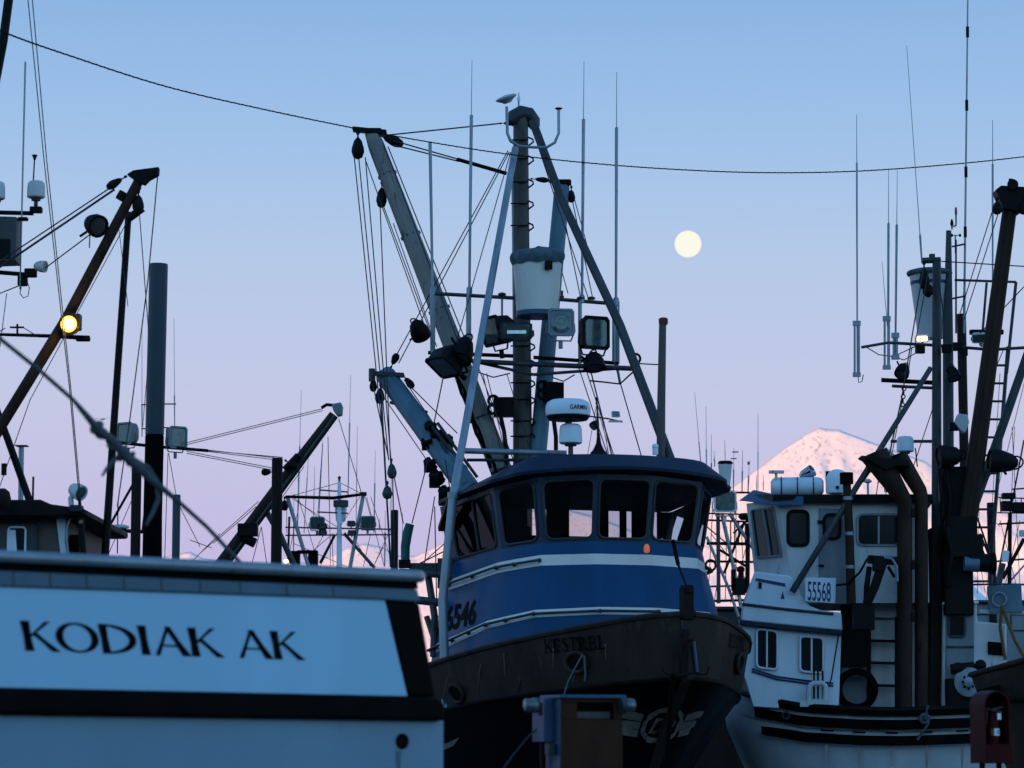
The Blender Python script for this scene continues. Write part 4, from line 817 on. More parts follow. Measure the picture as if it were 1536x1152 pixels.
sp_ = pole(lb, 'stack', [(31, 758), (32, 670)], YB + .5, 8, 'galv'); part(sp_, 'stack_cap', M['galvd'], lambda b: b.box(P(33, 669, YB + .5), px2m(18, YB), .16, .012))
pole(lb, 'stub_mast', [(49, 758), (50, 715)], YB, 3.2, 'dark')
drumlight(lb, P(148, 340, YB - .5), (.55, -.6, -.35), px2m(17, YB), .22, lens='galvd'); 
pole(lb, 'crossbar', [(-60, 500), (76, 504), (134, 507)], YB - .2, [4, 6, 8], 'dark'); box_px(lb, 'crossbar_end', 113, 134, 503, 511, YB - .3, .1, 'dark')
la = part(lb, 'deck_lamp', M['dark'], lambda b: (b.lathe(P(104, 486, YB - .62), (-.12, -1, -.1), [(.05, -.2), (.1, -.18), (.13, -.06), (.135, 0), (.12, .0), (.11, -.03)], 18), b.tube(pts([(104, 496), (96, 506)], YB - .5), .02, 6)))
part(la, 'lens', M['lampon'], lambda b: b.lathe(P(103, 486, YB - .62), (-.12, -1, -.1), [(.072, -.02), (.07, .0), (.04, .012)], 18))
part(la, 'halo_ring', M['glowrim'], lambda b: b.ring(P(103, 486, YB - .625), (-.12, -1, -.1), .086, .014, 24, 6))  # glowing ring added to imitate the yellow halo around the lamp
box_px(la, 'lamp_housing', 106, 120, 470, 494, YB - .6, .16, 'galvd')
ll = bpy.data.lights.new('deck_lamp_glow', 'POINT'); ll.energy = 8; ll.color = (1, .68, .25); ll.shadow_soft_size = .08
lo_ = bpy.data.objects.new('deck_lamp_glow', ll); C.objects.link(lo_); lo_.parent = lb; lo_.location = P(102, 487, YB - .85) - LOC[lb.name]
# electronics mast at the left edge
pole(lb, 'signal_mast', [(-34, 760), (-30, 480), (-28, 200)], YB + .9, 12, 'galvd')
pole(lb, 'crossbar', [(-34, 318), (50, 320)], YB + .5, 7, 'dark'); box_px(lb, 'bracket', 44, 62, 309, 318, YB + .4, .12, 'dark'); box_px(lb, 'bracket', 26, 41, 325, 330, YB + .4, .1, 'dark')
dome(lb, P(54, 297, YB + .5), px2m(14, YB), px2m(27, YB), 'cream', stem=.1); dome(lb, P(-5, 299, YB + .5), px2m(13, YB), px2m(28, YB), 'cream', stem=.15)
pole(lb, 'gps_pole', [(50, 272), (52, 234)], YB + .5, 2.4, 'rust', 6); part(lb, 'gps_disc', M['dark'], lambda b: b.lathe(P(52, 236, YB + .5), UZ, [(.016, -.03), (.02, 0), (.034, .018), (.034, .03), (.01, .036)], 10))
part(lb, 'speaker_box', M['galvd'], lambda b: b.prism(pts([(-36, 323), (25, 325), (23, 391), (-36, 393)], YB + .3), (0, .4, 0)), bev=.01); box_px(lb, 'speaker_face', -30, 15, 358, 388, YB + .29, .02, 'dark')
pole(lb, 'crossbar', [(-34, 406), (42, 412)], YB + .5, 7, 'dark'); box_px(lb, 'bracket', 26, 40, 412, 428, YB + .45, .1, 'dark'); drumlight(lb, P(68, 400, YB + .3), (.9, -.3, -.1), px2m(9, YB), .15, 'cream', guard=False); box_px(lb, 'bracket', 36, 54, 402, 415, YB + .4, .1, 'dark')
wire(lb, [(32, 430), (30, 440), (35, 447), (42, 444), (44, 432), (40, 420)], YB + .4, 1.6, 'black'); 
antenna(lb, (30, 434), (38, 92), YB + .45, .995, 3, 2.5, False)
# deck gear at the roof corner
fl = drumlight(lb, P(122, 740, YB - .3), (.75, -.6, -.4), px2m(12, YB), .2, 'cream', guard=False); part(lb, 'lamp_arm', M['cream'], lambda b: b.tube(pts([(108, 768), (106, 748), (112, 738)], YB - .25), .034, 10)); box_px(lb, 'winch', 104, 122, 757, 768, YB - .4, .2, 'navy')
pole(lb, 'grab_rail', [(106, 775), (100, 790), (99, 812), (104, 842)], YB - .1, 4, 'galv'); box_px(lb, 'deck_box', 105, 118, 802, 850, YB + .3, .25, 'black')
part(lb, 'hydraulic_ram', M['dark'], lambda b: b.tube(pts([(121, 778), (126, 845)], YB - .3), px2m(5, YB), 12)); part(lb, 'ram_eye', M['orange'], lambda b: b.lathe(P(121, 783, YB - .37), (0, -1, 0), [(.026, 0), (.02, .02)], 10)); pole(lb, 'rod', [(119, 745), (121, 778)], YB - .3, 5, 'dark')
part(lb, 'tag_board', M['rust'], lambda b: b.box(P(6, 704, YB - .3), .055, .06, .14))
part(lb, 'fender', M['rust'], lambda b: (b.lathe(P(4, 748, YB - .8), (0, 0, 1), [(.03, -.14), (.085, -.08), (.1, 0), (.08, .08), (.03, .12)], 14)))
pulley(lb, P(208, 284, YB - .4), (-.01, 0, -1), px2m(36, YB), px2m(9, YB)); pulley(lb, P(190, 264, YB - .4), (-.8, 0, -.5), px2m(34, YB), px2m(7, YB))
part(lb, 'chain', M['dark'], lambda b: [b.ring(P(209, 272 + i * 5, YB - .4), (i % 2, 1 - i % 2, 0), .02, .006, 10, 4) for i in range(4)])
for a, c, Y0, wp in (((168, 280), (-20, 405), YB - .4, 2.2), ((172, 284), (-20, 414), YB - .4, 3.5), ((237, 258), (222, 420), YB - .3, 2), ((222, 420), (196, 620), YB - .1, 2), ((196, 620), (176, 760), YB, 2), ((209, 318), (223, 500), YB - .3, 1.6), ((192, 330), (45, 600), YB, 1.5), ((45, 600), (-4, 740), YB, 1.5),
        ((140, 348), (68, 402), YB - .4, 2), ((30, 428), (-10, 444), YB, 1.8), ((38, -40), (66, 240), YB - 1, 1.7), ((45, -40), (70, 240), YB - 1, 1.7), ((66, 240), (104, 580), YB - .8, 1.7), ((70, 240), (106, 580), YB - .8, 1.7), ((104, 580), (119, 750), YB - .4, 1.7), ((106, 580), (121, 750), YB - .4, 1.7),
        ((-5, 500), (8, 492), YB - .2, 1.5), ((36, 492), (52, 502), YB - .2, 1.5), ((0, 520), (10, 440), YB, 1.5), ((178, 340), (192, 460), YB, 1.2), ((226, 500), (214, 640), YB + .2, 1.3), ((135, 350), (134, 372), YB - .4, 2)):
    wire(lb, [a, c], Y0, wp)
part(lb, 'bar_cleat', M['dark'], lambda b: (b.tube(pts([(15, 491), (36, 491)], YB - .2), .012, 6), b.tube(pts([(26, 486), (26, 500)], YB - .2), .014, 6)))
pole(lb, 'top_spar', [(22, -70), (5, 60), (-12, 150)], YB + 1, 14, 'dark')

# ------------------------------------------------------------------ pilings
def piling(label, x, y0, Y, wpx, mat_lo, mat_hi=None, ysplit=0, lean=0.0):
    c = P(x, y0, Y); r = px2m(wpx, Y) / 2; o = thing('piling', label, 'piling', (c.x, Y, 0), 'harbour pilings')
    zt = c.z; zs = P(x, ysplit, Y).z if mat_hi else zt
    f = lambda z: Vector((c.x - lean * (zt - z), Y, z))
    if mat_hi: part(o, 'steel_sleeve', M[mat_hi], lambda b: b.lathe(f(zs), f(zt) - f(zs), [(r, 0), (r, (zt - zs) * .985), (r * .96, zt - zs), (r * .8, zt - zs)], 24))
    part(o, 'shaft', M[mat_lo], lambda b: b.lathe(f(-4), f(zs) - f(-4), [(r * 1.0, 0), (r * 1.0, zs + 3.97), (r * .9, zs + 4)], 24)); return o
M['pile'] = mat('blue_grey_pile_steel', (0.014, 0.026, 0.036), 0.5, 0.1, var=0.3, rust=0.3, rcol=(0.014, 0.024, 0.03), scale=2, bump=0.3)
M['pilelow'] = mat('dark_pile_coating', (0.0025, 0.0017, 0.0015), 0.8, var=0.4, scale=3, bump=0.3, spec=0.03)
piling('tall steel piling with pale blue sleeve above its black lower half', 238, 396, 52, 28.5, 'pilelow', 'pile', 652, .008)
piling('short brown piling close beside the tall blue topped piling', 205, 702, 51, 15, 'rust')
piling('slim pale grey piling standing beneath the rope', 265, 742, 50, 12, 'pile')
piling('rusty piling standing against the slanting boom with sheave head', 416, 687, 56, 16.5, 'rust')
piling('dark piling with a pale left edge behind the green hose davit', 592, 765, 64, 11, 'rust')
piling('rust brown piling behind the crowded mast of the white boat', 1442, 471, 66, 14, 'rust')
piling('brown piling seen through the ladder of the white boat', 1486, 754, 68, 12, 'rust')

# ------------------------------------------------------------------ overhead cable
ca = [(-40, 22, 33), (8, 49, 34), (100, 82, 36), (250, 130, 39.5), (400, 165, 43), (530, 192, 46), (620, 209, 47.5), (760, 231, 49), (900, 246, 50), (1030, 255, 50.5), (1150, 259, 51), (1280, 257, 51.5), (1410, 248, 52), (1536, 235, 52.5), (1700, 212, 53)]
cp = pts(ca); fine = []
for i in range(len(cp) - 1):
    p0, p1, p2, p3 = cp[max(0, i - 1)], cp[i], cp[i + 1], cp[min(len(cp) - 1, i + 2)]
    for k in range(12):
        t = k / 12; fine.append(.5 * ((2 * p1) + (p2 - p0) * t + (2 * p0 - 5 * p1 + 4 * p2 - p3) * t * t + (3 * p1 - p0 - 3 * p2 + p3) * t ** 3))
cbm = MB(); cbm.tube(fine, .011, 6)
dense = [fine[i].lerp(fine[i + 1], k / 12) for i in range(len(fine) - 1) for k in range(12)]
cbm.tube([p + Vector((0, math.cos(i * .55), math.sin(i * .55))) * .007 for i, p in enumerate(dense)], .0075, 5)
tag(cbm.build('overhead_cable', M['black'], loc=fine[60]), 'twisted black cable sagging across the whole sky', 'cable')
# ------------------------------------------------------------------ white boat with the number board, right
SR = P(1088, 1087, 51); RB = R(-5)
rf = Vector((-math.cos(RB), -math.sin(RB), 0)); rp_ = Vector((math.sin(RB), -math.cos(RB), 0))
def Rw(u, v, z): return Vector((SR.x, SR.y, 0)) + rf * u + rp_ * v + UZ * z
def RP(px, py, v): return on_plane(px, py, Rw(0, v, 0), rp_)
rb = thing('fishing_boat', 'white fishing boat with twin rusty stacks and a white number board on its side', 'boat', Rw(-6, 0, 0))
def rprism(name, poly, v, dep, m, par=None, bev=0.012, sharp=30):
    return MB().prism([RP(x, y, v) for x, y in poly], -rp_ * dep).build(name, M[m], par or rb, bev=bev, sharp=sharp)
# hull: level lines read off the sheer, the far side mirrored
HX = [(1088, 0.03), (1097, .42), (1110, .78), (1130, 1.15), (1160, 1.5), (1205, 1.82), (1270, 2.08), (1347, 2.2), (1440, 2.25), (1560, 2.25), (1760, 2.1), (1950, 1.9)]
def ly(tbl): return lambda x: prof(tbl, x)
L0 = ly([(1088, 1030), (1130, 1046), (1205, 1060), (1290, 1065), (1350, 1066), (1466, 1062), (1600, 1054), (1950, 1035)])
Ls = [lambda x, d=d: L0(x) + d for d in (0, 9, 12, 27, 36, 50, 62)]
zbot = [1.5, .9, .3, -.6]
rows_ = []
for k, lf in enumerate(Ls): rows_.append([RP(x + max(0, lf(x) - 1087) * .45 * max(0, 1 - i / 5), lf(x), v * (1 - .012 * k)) for i, (x, v) in enumerate(HX)])
last = rows_[-1]; org = Rw(0, 0, 0)
for k, z in enumerate(zbot):
    q = 1 - (.1, .22, .34, .5)[k]
    rows_.append([Rw((p - org).dot(rf) - (.35, .7, 1.0, 1.6)[k] * max(0, 1 - i / 6), (p - org).dot(rp_) * q, z) for i, p in enumerate(last)])
mir = lambda p: p - rp_ * 2 * (p - org).dot(rp_)
b = MB(); b.rows(rows_, m=[0] * 10); b.rows([[mir(p) for p in r] for r in rows_], m=[0] * 10)
b.ngon([r[-1] for r in rows_] + [mir(r[-1]) for r in rows_[::-1]])
b.build('hull', [M['white'], M['cream']], rb, sharp=40)
MB().rows([[p - UZ * .35 for p in rows_[0]], [mir(p) - UZ * .35 for p in rows_[0]]]).build('deck', M['grey'], rb)
cap = [p + UZ * .01 for p in rows_[0]]; MB().tube(cap, .05, 8).build('cap_rail', M['dark'], rb)
def strip(name, x0, x1, f0, f1, m, off=.012, th=0):
    xs = [x0 + (x1 - x0) * i / 30 for i in range(31)]; vt = lambda x: prof(HX, x)
    up, lo2 = [RP(x, f0(x), vt(x) + off) for x in xs], [RP(x, f1(x), vt(x) + off - .015) for x in xs]
    b = MB(); b.rows([up, lo2])
    if th: b.rows([[p + rp_ * th for p in up], [p + rp_ * th for p in lo2]]); b.rows([up, [p + rp_ * th for p in up]]); b.rows([lo2, [p + rp_ * th for p in lo2]])
    return b.build(name, M[m], rb)
strip('rub_rail', 1128, 1800, lambda x: L0(x) + 1, lambda x: L0(x) + 9, 'black', .03, .03)
strip('painted_stripe', 1132, 1800, lambda x: L0(x) + 14 + .03 * max(0, 1180 - x), lambda x: L0(x) + 29, 'black')
strip('rub_rail', 1142, 1800, lambda x: L0(x) + 38 + (.08 * max(0, 1180 - x)), lambda x: L0(x) + 53, 'black', .03, .04)
for x in (1240, 1288, 1337, 1389, 1443): strip('scupper', x - 9, x + 10, lambda x: L0(x) + 32.5, lambda x: L0(x) + 35, 'black', .016)
for x, d in ((1240, 26), (1289, 40), (1337, 30), (1390, 46), (1443, 34)): part(rb, 'rust_streak', M['stain2'], lambda b: b.rows([[RP(x - 3, L0(x) + 55, prof(HX, x) + .0), RP(x + 3, L0(x) + 55, prof(HX, x) + .0)], [RP(x - 1, L0(x) + 55 + d, prof(HX, x) + .0), RP(x + 1, L0(x) + 55 + d, prof(HX, x) + .0)]]))
part(rb, 'hawse_hole', M['galvd'], lambda b: b.ring(RP(1179, 1073, 1.68), rp_, .06, .018, 14, 6))
# lower house, its coaming and the shelf with the blue line
rprism('lower_house', [(1108, 930), (1262, 949), (1258, 1068), (1130, 1060), (1112, 1000)], 1.6, 3.2, 'white')
rprism('lower_house', [(1258, 930), (1420, 900), (1420, 1066), (1258, 1066)], .6, 2.2, 'cream')
rprism('coaming', [(1132, 857), (1184, 863), (1193, 872), (1201, 892), (1214, 908), (1230, 915), (1262, 919), (1264, 946), (1111, 931), (1113, 906)], 1.68, 3.35, 'white', bev=.03)
rprism('blue_trim', [(1109, 930), (1264, 947), (1264, 953), (1109, 937)], 1.75, 3.5, 'navy')
for pl_ in ([(1113, 906), (1180, 914), (1250, 921)],): MB().tube([RP(x, y, 1.7) for x, y in pl_], .025, 8).build('rub_strip', M['galvd'], rb)
rprism('blue_trim', [(1134, 867), (1178, 875), (1178, 880), (1133, 871)], 1.692, .012, 'inkblue', bev=0)
rprism('drain', [(1138, 873), (1143, 874), (1142, 883), (1138, 882)], 1.71, .03, 'dark', bev=0)
rprism('blue_emblem', [(1174, 887), (1177, 898), (1171, 898)], 1.694, .012, 'inkblue', bev=0)
def rwin(x0, x1, y0, y1, v, gm='pane', fm='grey', fr=.022, rad=.07, bar=None, sk=0, par=None):
    c = [RP(x0, y0, v), RP(x1, y0 + sk, v), RP(x1, y1 + sk, v), RP(x0, y1, v)]
    b = MB(); o = hole_panel(b, [c[3], c[2], c[1], c[0]], (0.0, 1.0), (0.0, 1.0), rad)
    return window(par or rb, o, rp_, fr, fm, gm, bar=bar, off=.02)
rwin(1135, 1166, 943, 1001, 1.62, bar=(2, 7, .5, 12, 17, .5), fm='white', sk=4); rwin(1200, 1235, 954, 1007, 1.62, bar=(2, 7, .5, 12, 17, .5), fm='white', sk=3)
for y, d in ((1003, 18), (1007, 18)): MB().tube([RP(x, yy, 1.62) for x, yy in ((1128, y), (1165, y + 12), (1210, y + 18), (1250, y + 22))], .016, 6).build('blue_line', M['inkblue'], rb)
# wheelhouse: side wall, slanted corner panel, far side
cA, cB, cC = (1172, 1.5), (1121, .72), None
zt_, zb_ = RP(1172, 750, 1.5).z, RP(1172, 905, 1.5).z
def col(px, v, z, rake=0): p = RP(px, 800, v); return Vector((p.x, p.y, z)) + rf * rake
sA0, sA1 = col(1193, 1.5, zb_), col(1167, 1.5, zt_); sB0, sB1 = col(1136, .8, zb_), col(1120, .8, zt_)
e0, e1 = col(1392, 1.5, zb_), col(1392, 1.5, zt_)
b = MB()
front = [sB0, sA0, sA1, sB1]; of = hole_panel(b, front, (.13, .84), (.46, .93), .06)
b.ngon([sA0, e0, e1, sA1])
m_ = lambda p: mir(p)
b.ngon([sB0, m_(sA0), m_(sA1), sB1]); b.ngon([m_(sA0), m_(e0), m_(e1), m_(sA1)]); b.ngon([e0, m_(e0), m_(e1), e1])
b.build('wheelhouse', M['cream'], rb, sharp=15)
fn_ = (sA0 - sB0).cross(sB1 - sB0); fn_ = fn_ if fn_.dot(rf) > 0 else -fn_
window(rb, of, fn_, .025, 'grey', 'pane', bar=(2, 7, .55, 12, 17, .45))
rwin(1182, 1212, 767, 818, 1.5, rad=.09, fm='dark', fr=.03); rwin(1236, 1260, 772, 808, 1.5, rad=.1, fm='dark', fr=.026); rwin(1286, 1350, 772, 818, 1.5, fm='galv', bar=(2, 7, .5, 12, 17, .5), rad=.1)
rprism('door', [(1228, 762), (1276, 764), (1276, 906), (1228, 906)], 1.53, .05, 'grey', bev=.01); rwin(1236, 1260, 772, 808, 1.54, rad=.1, fm='dark', fr=.026, gm='glass')
part(rb, 'door_hinge', M['dark'], lambda b: b.tube([RP(1226, 783, 1.56), RP(1234, 783, 1.56)], .03, 8)); part(rb, 'door_handle', M['dark'], lambda b: b.tube([RP(1228, 848, 1.56), RP(1236, 849, 1.58)], .02, 6))
rz = lambda px, py, v: RP(px, py, v)
part(rb, 'roof', M['dark'], lambda b: b.prism([mir(RP(1152, 742, 1.7)), RP(1128, 741, .7), RP(1160, 742, 1.7), RP(1400, 741, 1.75), mir(RP(1400, 741, 1.75))], UZ * -.14), bev=.02)
part(rb, 'visor', M['pblue'], lambda b: b.rows([[RP(1130, 735, -.9), RP(1132, 735, .6), RP(1165, 742, 1.5), RP(1205, 745, 1.77)], [RP(1108, 751, -.9), RP(1109, 751, .6), RP(1160, 757, 1.8), RP(1205, 757, 1.85)]]))
# life raft, searchlight, domes and the flat antenna on the roof
lr = part(rb, 'life_raft', M['white'], lambda b: b.lathe(RP(1156, 731, .4), RP(1231, 730, .4) - RP(1156, 731, .4), [(.1, 0), (.165, .04), (.18, .12), (.18, .8), (.165, .9), (.1, .94)], 10), bev=.02)
for x in (1172, 1196, 1220): part(lr, 'raft_strap', M['galvd'], lambda b: b.ring(RP(x, 731, .4), rf, .183, .012, 12, 5))
part(lr, 'raft_cradle', M['galvd'], lambda b: (b.box(RP(1170, 746, .4), .06, .34, .05), b.box(RP(1216, 746, .4), .06, .34, .05)))
sl_ = part(rb, 'searchlight', M['chrome'], lambda b: (b.lathe(RP(1210, 711, .3), rf * -.6 + rp_ * .3 + UZ * .35, [(.07, -.12), (.1, -.06), (.11, .1), (.115, .13), (.1, .13), (.09, .1)], 18), b.tube([RP(1212, 738, .3), RP(1212, 712, .3)], .035, 8)))
dm = part(rb, 'half_dome', M['white'], lambda b: b.lathe(RP(1256, 740, .6), UZ, [(.2, 0), (.205, .2), (.19, .3), (.14, .385), (.07, .42), (.01, .43)], 20)); part(dm, 'dome_fitting', M['black'], lambda b: b.box(RP(1256, 731, .83), .05, .03, .05)); part(rb, 'roof_box', M['dark'], lambda b: b.box(RP(1243, 722, .3), .1, .1, .36))
part(rb, 'flat_antenna', M['cream'], lambda b: (b.beam(RP(1153, 708, .5), RP(1176, 708, .5), .12, .05), b.tube([RP(1165, 730, .5), RP(1164, 709, .5)], .025, 8)))
part(rb, 'mushroom_vent', M['cream'], lambda b: b.lathe(RP(1302, 742, .8), UZ, [(.02, 0), (.02, .2), (.07, .22), (.07, .25), (.03, .28)], 12)); part(rb, 'roof_horn', M['cream'], lambda b: b.lathe(RP(1332, 738, .3), UZ, [(.07, 0), (.07, .5), (.16, .52), (.2, .6), (.05, .75)], 14))
# number board
nb = part(rb, 'number_board', M['white'], lambda b: b.prism([RP(x, y, 1.8) for x, y in ((1207, 866), (1254, 867), (1253, 905), (1208, 902))], -rp_ * .03), bev=.006)
decal(nb, font_polys('55568', 1.0, 0, .012), lambda x, y: RP(1211 + x * 14.2 * 1.0, 900 - y * 40.5 + x * .9, 1.806), 'inkblue')
# pipe exhaust, big twin stacks
YE, YS = RP(1272, 850, 1.95).y, RP(1365, 880, 1.9).y
Yr = YS + .6
pe_ = pole(rb, 'exhaust_pipe', [(1277, 905), (1274, 800), (1270, 722)], YE, [14, 13, 12], 'stack', 14); part(pe_, 'pipe_cap', M['black'], lambda b: b.tube([P(1270, 726, YE), P(1269.5, 709, YE)], px2m(10, Yr), 14))
for y in (745, 798, 848): part(pe_, 'pipe_clamp', M['galv'], lambda b: b.tube([P(1271 + (y - 720) * .035, y, YE), P(1271 + (y - 720) * .035, y + 5, YE)], px2m(7.4, Yr), 14))
wire(rb, [(1282, 730), (1294, 722), (1304, 708), (1316, 700)], YE, 4, 'black', name='hose'); wire(rb, [(1254, 878), (1272, 876), (1290, 858), (1300, 840), (1304, 836)], YE - .1, 3.5, 'black', name='hose')
for pl_, w_, cap_ in (([(1357, 1070), (1357, 752), (1312, 682)], 23, 0), ([(1382, 1070), (1382, 740), (1348, 684)], 20, 1)):
    sk = MB(); p = pts(pl_, Yr - .6 + .1 * cap_); r = px2m(w_, Yr) / 2
    sk.tube([p[0], p[1] + UZ * -.05, p[1] + (p[2] - p[1]) * .08, p[2]], [r, r, r * 1.1, r * (1.85 - .5 * cap_)], 16); st_ = sk.build('exhaust_stack', M['stack'], rb)
    part(st_, 'stack_mouth', M['black'], lambda b: b.lathe(p[2], (p[2] - p[1]).normalized() + UZ * .5, [(r * 1.0, -.03), (r * (1.8 - .5 * cap_), .0), (r * 1.1, .04), (r * .5, .03)], 16))
part(rb, 'stack_hood', M['dark'], lambda b: b.prism(pts([(1292, 683), (1362, 690), (1366, 700), (1345, 698), (1330, 706)], Yr - .9), (0, .6, 0)), bev=.01)
for y in (762, 840, 918): box_px(rb, 'stack_bracket', 1367, 1373, y, y + 14, Yr - .7, .1, 'rust')
# masts, boom, legs
Ym = RP(1405, 800, .1).y
pole(rb, 'mast', [(1404, 1060), (1405, 700), (1405, 392)], Ym - .2, [16, 15, 13], 'galvd', 14); part(rb, 'mast_head', M['galvd'], lambda b: (b.tube([P(1383, 391, Ym - .2), P(1411, 390, Ym - .2)], .055, 12), b.box(P(1398, 386, Ym - .2), .1, .1, .12)), bev=.01)
pole(rb, 'mast', [(1424, 1060), (1422, 520), (1423, 346)], Ym + .3, [18, 16, 8], 'galvd', 14)
part(rb, 'mast_lamp', M['redlamp'], lambda b: b.lathe(P(1434, 322, Ym + .3), UZ, [(.02, 0), (.025, .04), (.02, .13), (.005, .14)], 8)); wire(rb, [(1434, 322), (1434, 338), (1430, 340)], Ym + .3, 2.5, 'dark'); part(rb, 'mast_lamp', M['dark'], lambda b: b.lathe(P(1428, 344, Ym + .3), UZ, [(.015, 0), (.015, .06), (.03, .08), (.03, .13), (.01, .19)], 8))
part(rb, 'anemometer', M['dark'], lambda b: (b.tube([P(1433, 380, Ym + .3), P(1433, 353, Ym + .3)], .012, 6), b.tube([P(1428, 353, Ym + .3), P(1440, 353, Ym + .3)], .008, 5), b.lathe(P(1440, 353, Ym + .3), UZ, [(.01, -.03), (.028, 0), (.01, .03)], 8), b.lathe(P(1428, 353, Ym + .3), UZ, [(.01, -.03), (.024, 0), (.01, .03)], 8)))
pole(rb, 'stay_pipe', [(1434, 500), (1434, 360)], Ym + .3, 3, 'galvd')
def rboom(a, c, w0, w1, Ya, Yc, m, name):
    p, q = P(*a, Ya), P(*c, Yc); ax = (q - p).normalized(); sx = ax.cross(Vector((0, 1, 0))).normalized(); dp = ax.cross(sx).normalized(); x0, x1 = px2m(w0, Ya), px2m(w1, Yc)
    prf = [(-.5, -.3), (-.3, -.5), (.3, -.5), (.5, -.3), (.5, .3), (.3, .5), (-.3, .5), (-.5, .3)]; rr_ = [[e_ + sx * i * w_ + dp * j * w_ for i, j in prf] for e_, w_ in ((p, x0), (q, x1))]
    b = MB(); b.rows(rr_, close=True); b.ngon(rr_[0]); b.ngon(rr_[1]); b.beam(p + dp * x0 * -.5, q + dp * x1 * -.5, x0 * .35, .05, up=dp); b.beam(p + dp * x0 * .5, q + dp * x1 * .5, x0 * .35, .05, up=dp); return b.build(name, M[m], rb, sharp=45)
bo = rboom((1517, 296), (1444, 835), 20, 28, Ym - 1.2, Ym - 1.2, 'stack', 'boom')
part(bo, 'boom_head', M['dark'], lambda b: (b.prism(pts([(1494, 284), (1502, 278), (1536, 280), (1548, 284), (1548, 306), (1530, 318), (1505, 312)], Ym - 1.4), (0, .4, 0)), b.lathe(P(1519, 277, Ym - 1.45), (0, -1, 0), [(.1, 0), (.1, .03)], 14), b.tube(pts([(1516, 268), (1516, 280)], Ym - 1.3), .04, 6)), bev=.01)
pulley(bo, P(1496, 296, Ym - 1.4), (-.05, 0, -1), .3, .09); pulley(bo, P(1535, 296, Ym - 1.4), (0, 0, -1), .3, .09)
part(rb, 'winch', M['dark'], lambda b: (b.box(P(1448, 820, Ym - 1.3), .55, .5, .4), b.box(P(1442, 790, Ym - 1.3), .5, .4, .34), b.tube([P(1452, 843, Ym - 1.5), P(1488, 845, Ym - 1.5)], .16, 14), b.tube([P(1486, 845, Ym - 1.5), P(1493, 845, Ym - 1.5)], .2, 14), b.box(P(1436, 880, Ym - 1.2), .5, .4, 1.0), b.tube(pts([(1420, 790), (1428, 830), (1420, 880)], Ym - 1.5), .06, 8)), bev=.03)
part(rb, 'winch_drum', M['boomblue'], lambda b: b.tube([P(1446, 846, Ym - 1.56), P(1468, 847, Ym - 1.56)], .13, 14))
part(rb, 'winch', M['dark'], lambda b: (b.box(P(1432, 740, Ym - .9), .5, .5, .9), b.tube(pts([(1418, 700), (1426, 745), (1420, 800)], Ym - 1.2), .05, 8), b.tube(pts([(1408, 690), (1414, 760), (1410, 830)], Ym - 1.2), .04, 8)), bev=.03)
part(rb, 'exhaust_shroud', M['stack'], lambda b: b.prism(pts([(1398, 790), (1428, 790), (1430, 1066), (1392, 1066)], Ym - 1.0), (0, .8, 0)), bev=.03)
pole(rb, 'mast_leg', [(1396, 552, RP(1396, 552, 1.2).y), (1290, 722, RP(1290, 722, 1.98).y), (1188, 888, RP(1188, 888, 1.8).y)], None, [8, 9, 10], 'galvd', 12)
pole(rb, 'mast_leg', [(1545, 520), (1500, 650), (1458, 768), (1430, 850)], Ym - .6, [13, 14, 14, 14], 'galvd', 12)
bar2 = lambda name, a, c, wpx, m='galvd', Y=Ym: pole(rb, name, [a, c], Y, wpx, m)
bar2('crosstree', (1336, 662), (1398, 662), 5); dome(rb, P(1358, 678, Ym - .3), px2m(13, Ym), px2m(24, Ym), 'white', stem=.25)
bar2('crosstree', (1292, 521), (1332, 514), 4.5); bar2('crosstree', (1332, 514), (1405, 518), 5); bar2('crosstree', (1405, 518), (1480, 524), 5); bar2('crosstree', (1480, 525), (1560, 520), 5)
bar2('yard', (1322, 570), (1398, 574), 7, 'dark'); bar2('yard', (1338, 579), (1398, 582), 5)
bar2('frame_bar', (1432, 420), (1524, 423), 4); bar2('frame_bar', (1480, 424), (1472, 520), 4); bar2('frame_bar', (1524, 423), (1510, 560), 5)
# antennas on the yard
for bs, tp, sp, w0, w1 in (((1286, 560), (1285, 172), .81, 3, 1.4), ((1332, 552), (1333, 252), .72, 4, 1.3), ((1343, 533), (1346, 255), .7, 4, 1.3), ((1383, 395), (1360, 68), .12, 3.4, 1.4), ((1446, 500), (1452, -30), .1, 4.5, 3.6), ((1489, 420), (1489, 180), .72, 3.4, 1.5), ((1331, 490), (1323, 392), .05, 1.6, 1.2)):
    antenna(rb, bs, tp, Ym + .1, sp, w0, w1, False)
for x, y0, y1, d in ((1284, 484, 562, 8), (1329, 477, 551, 8), (1342, 502, 536, 6)):
    part(rb, 'antenna_mount', M['galv'], lambda b: (b.tube([P(x - d / 4, y0, Ym), P(x - d / 4, y1, Ym)], .02, 8), b.tube([P(x + d / 2, y0, Ym), P(x + d / 2, y1, Ym)], .025, 8), b.box(P(x + 1, y0 + 1, Ym), .14, .06, .09), b.box(P(x + 1, y1, Ym), .14, .06, .08)))
wire(rb, [(1287, 562), (1288, 574), (1293, 572), (1295, 562)], Ym, 1.6, 'black'); wire(rb, [(1300, 521), (1318, 532), (1340, 535), (1372, 520)], Ym, 1.6, 'black'); wire(rb, [(1344, 536), (1356, 540), (1376, 528), (1382, 516)], Ym, 1.6, 'black')
for y in (366, 444): bar2('antenna_mount', (1428, y + 4), (1448, y), 3, 'galvd')
for yy in (40, 150, 250, 340): MB().tube([P(1452 - (yy + 30) * .0113, yy, Ym + .1), P(1452 - (yy + 16) * .0113, yy + 16, Ym + .1)], px2m(5, Ym) / 2, 8).build('antenna_band', M['dark'], rb)
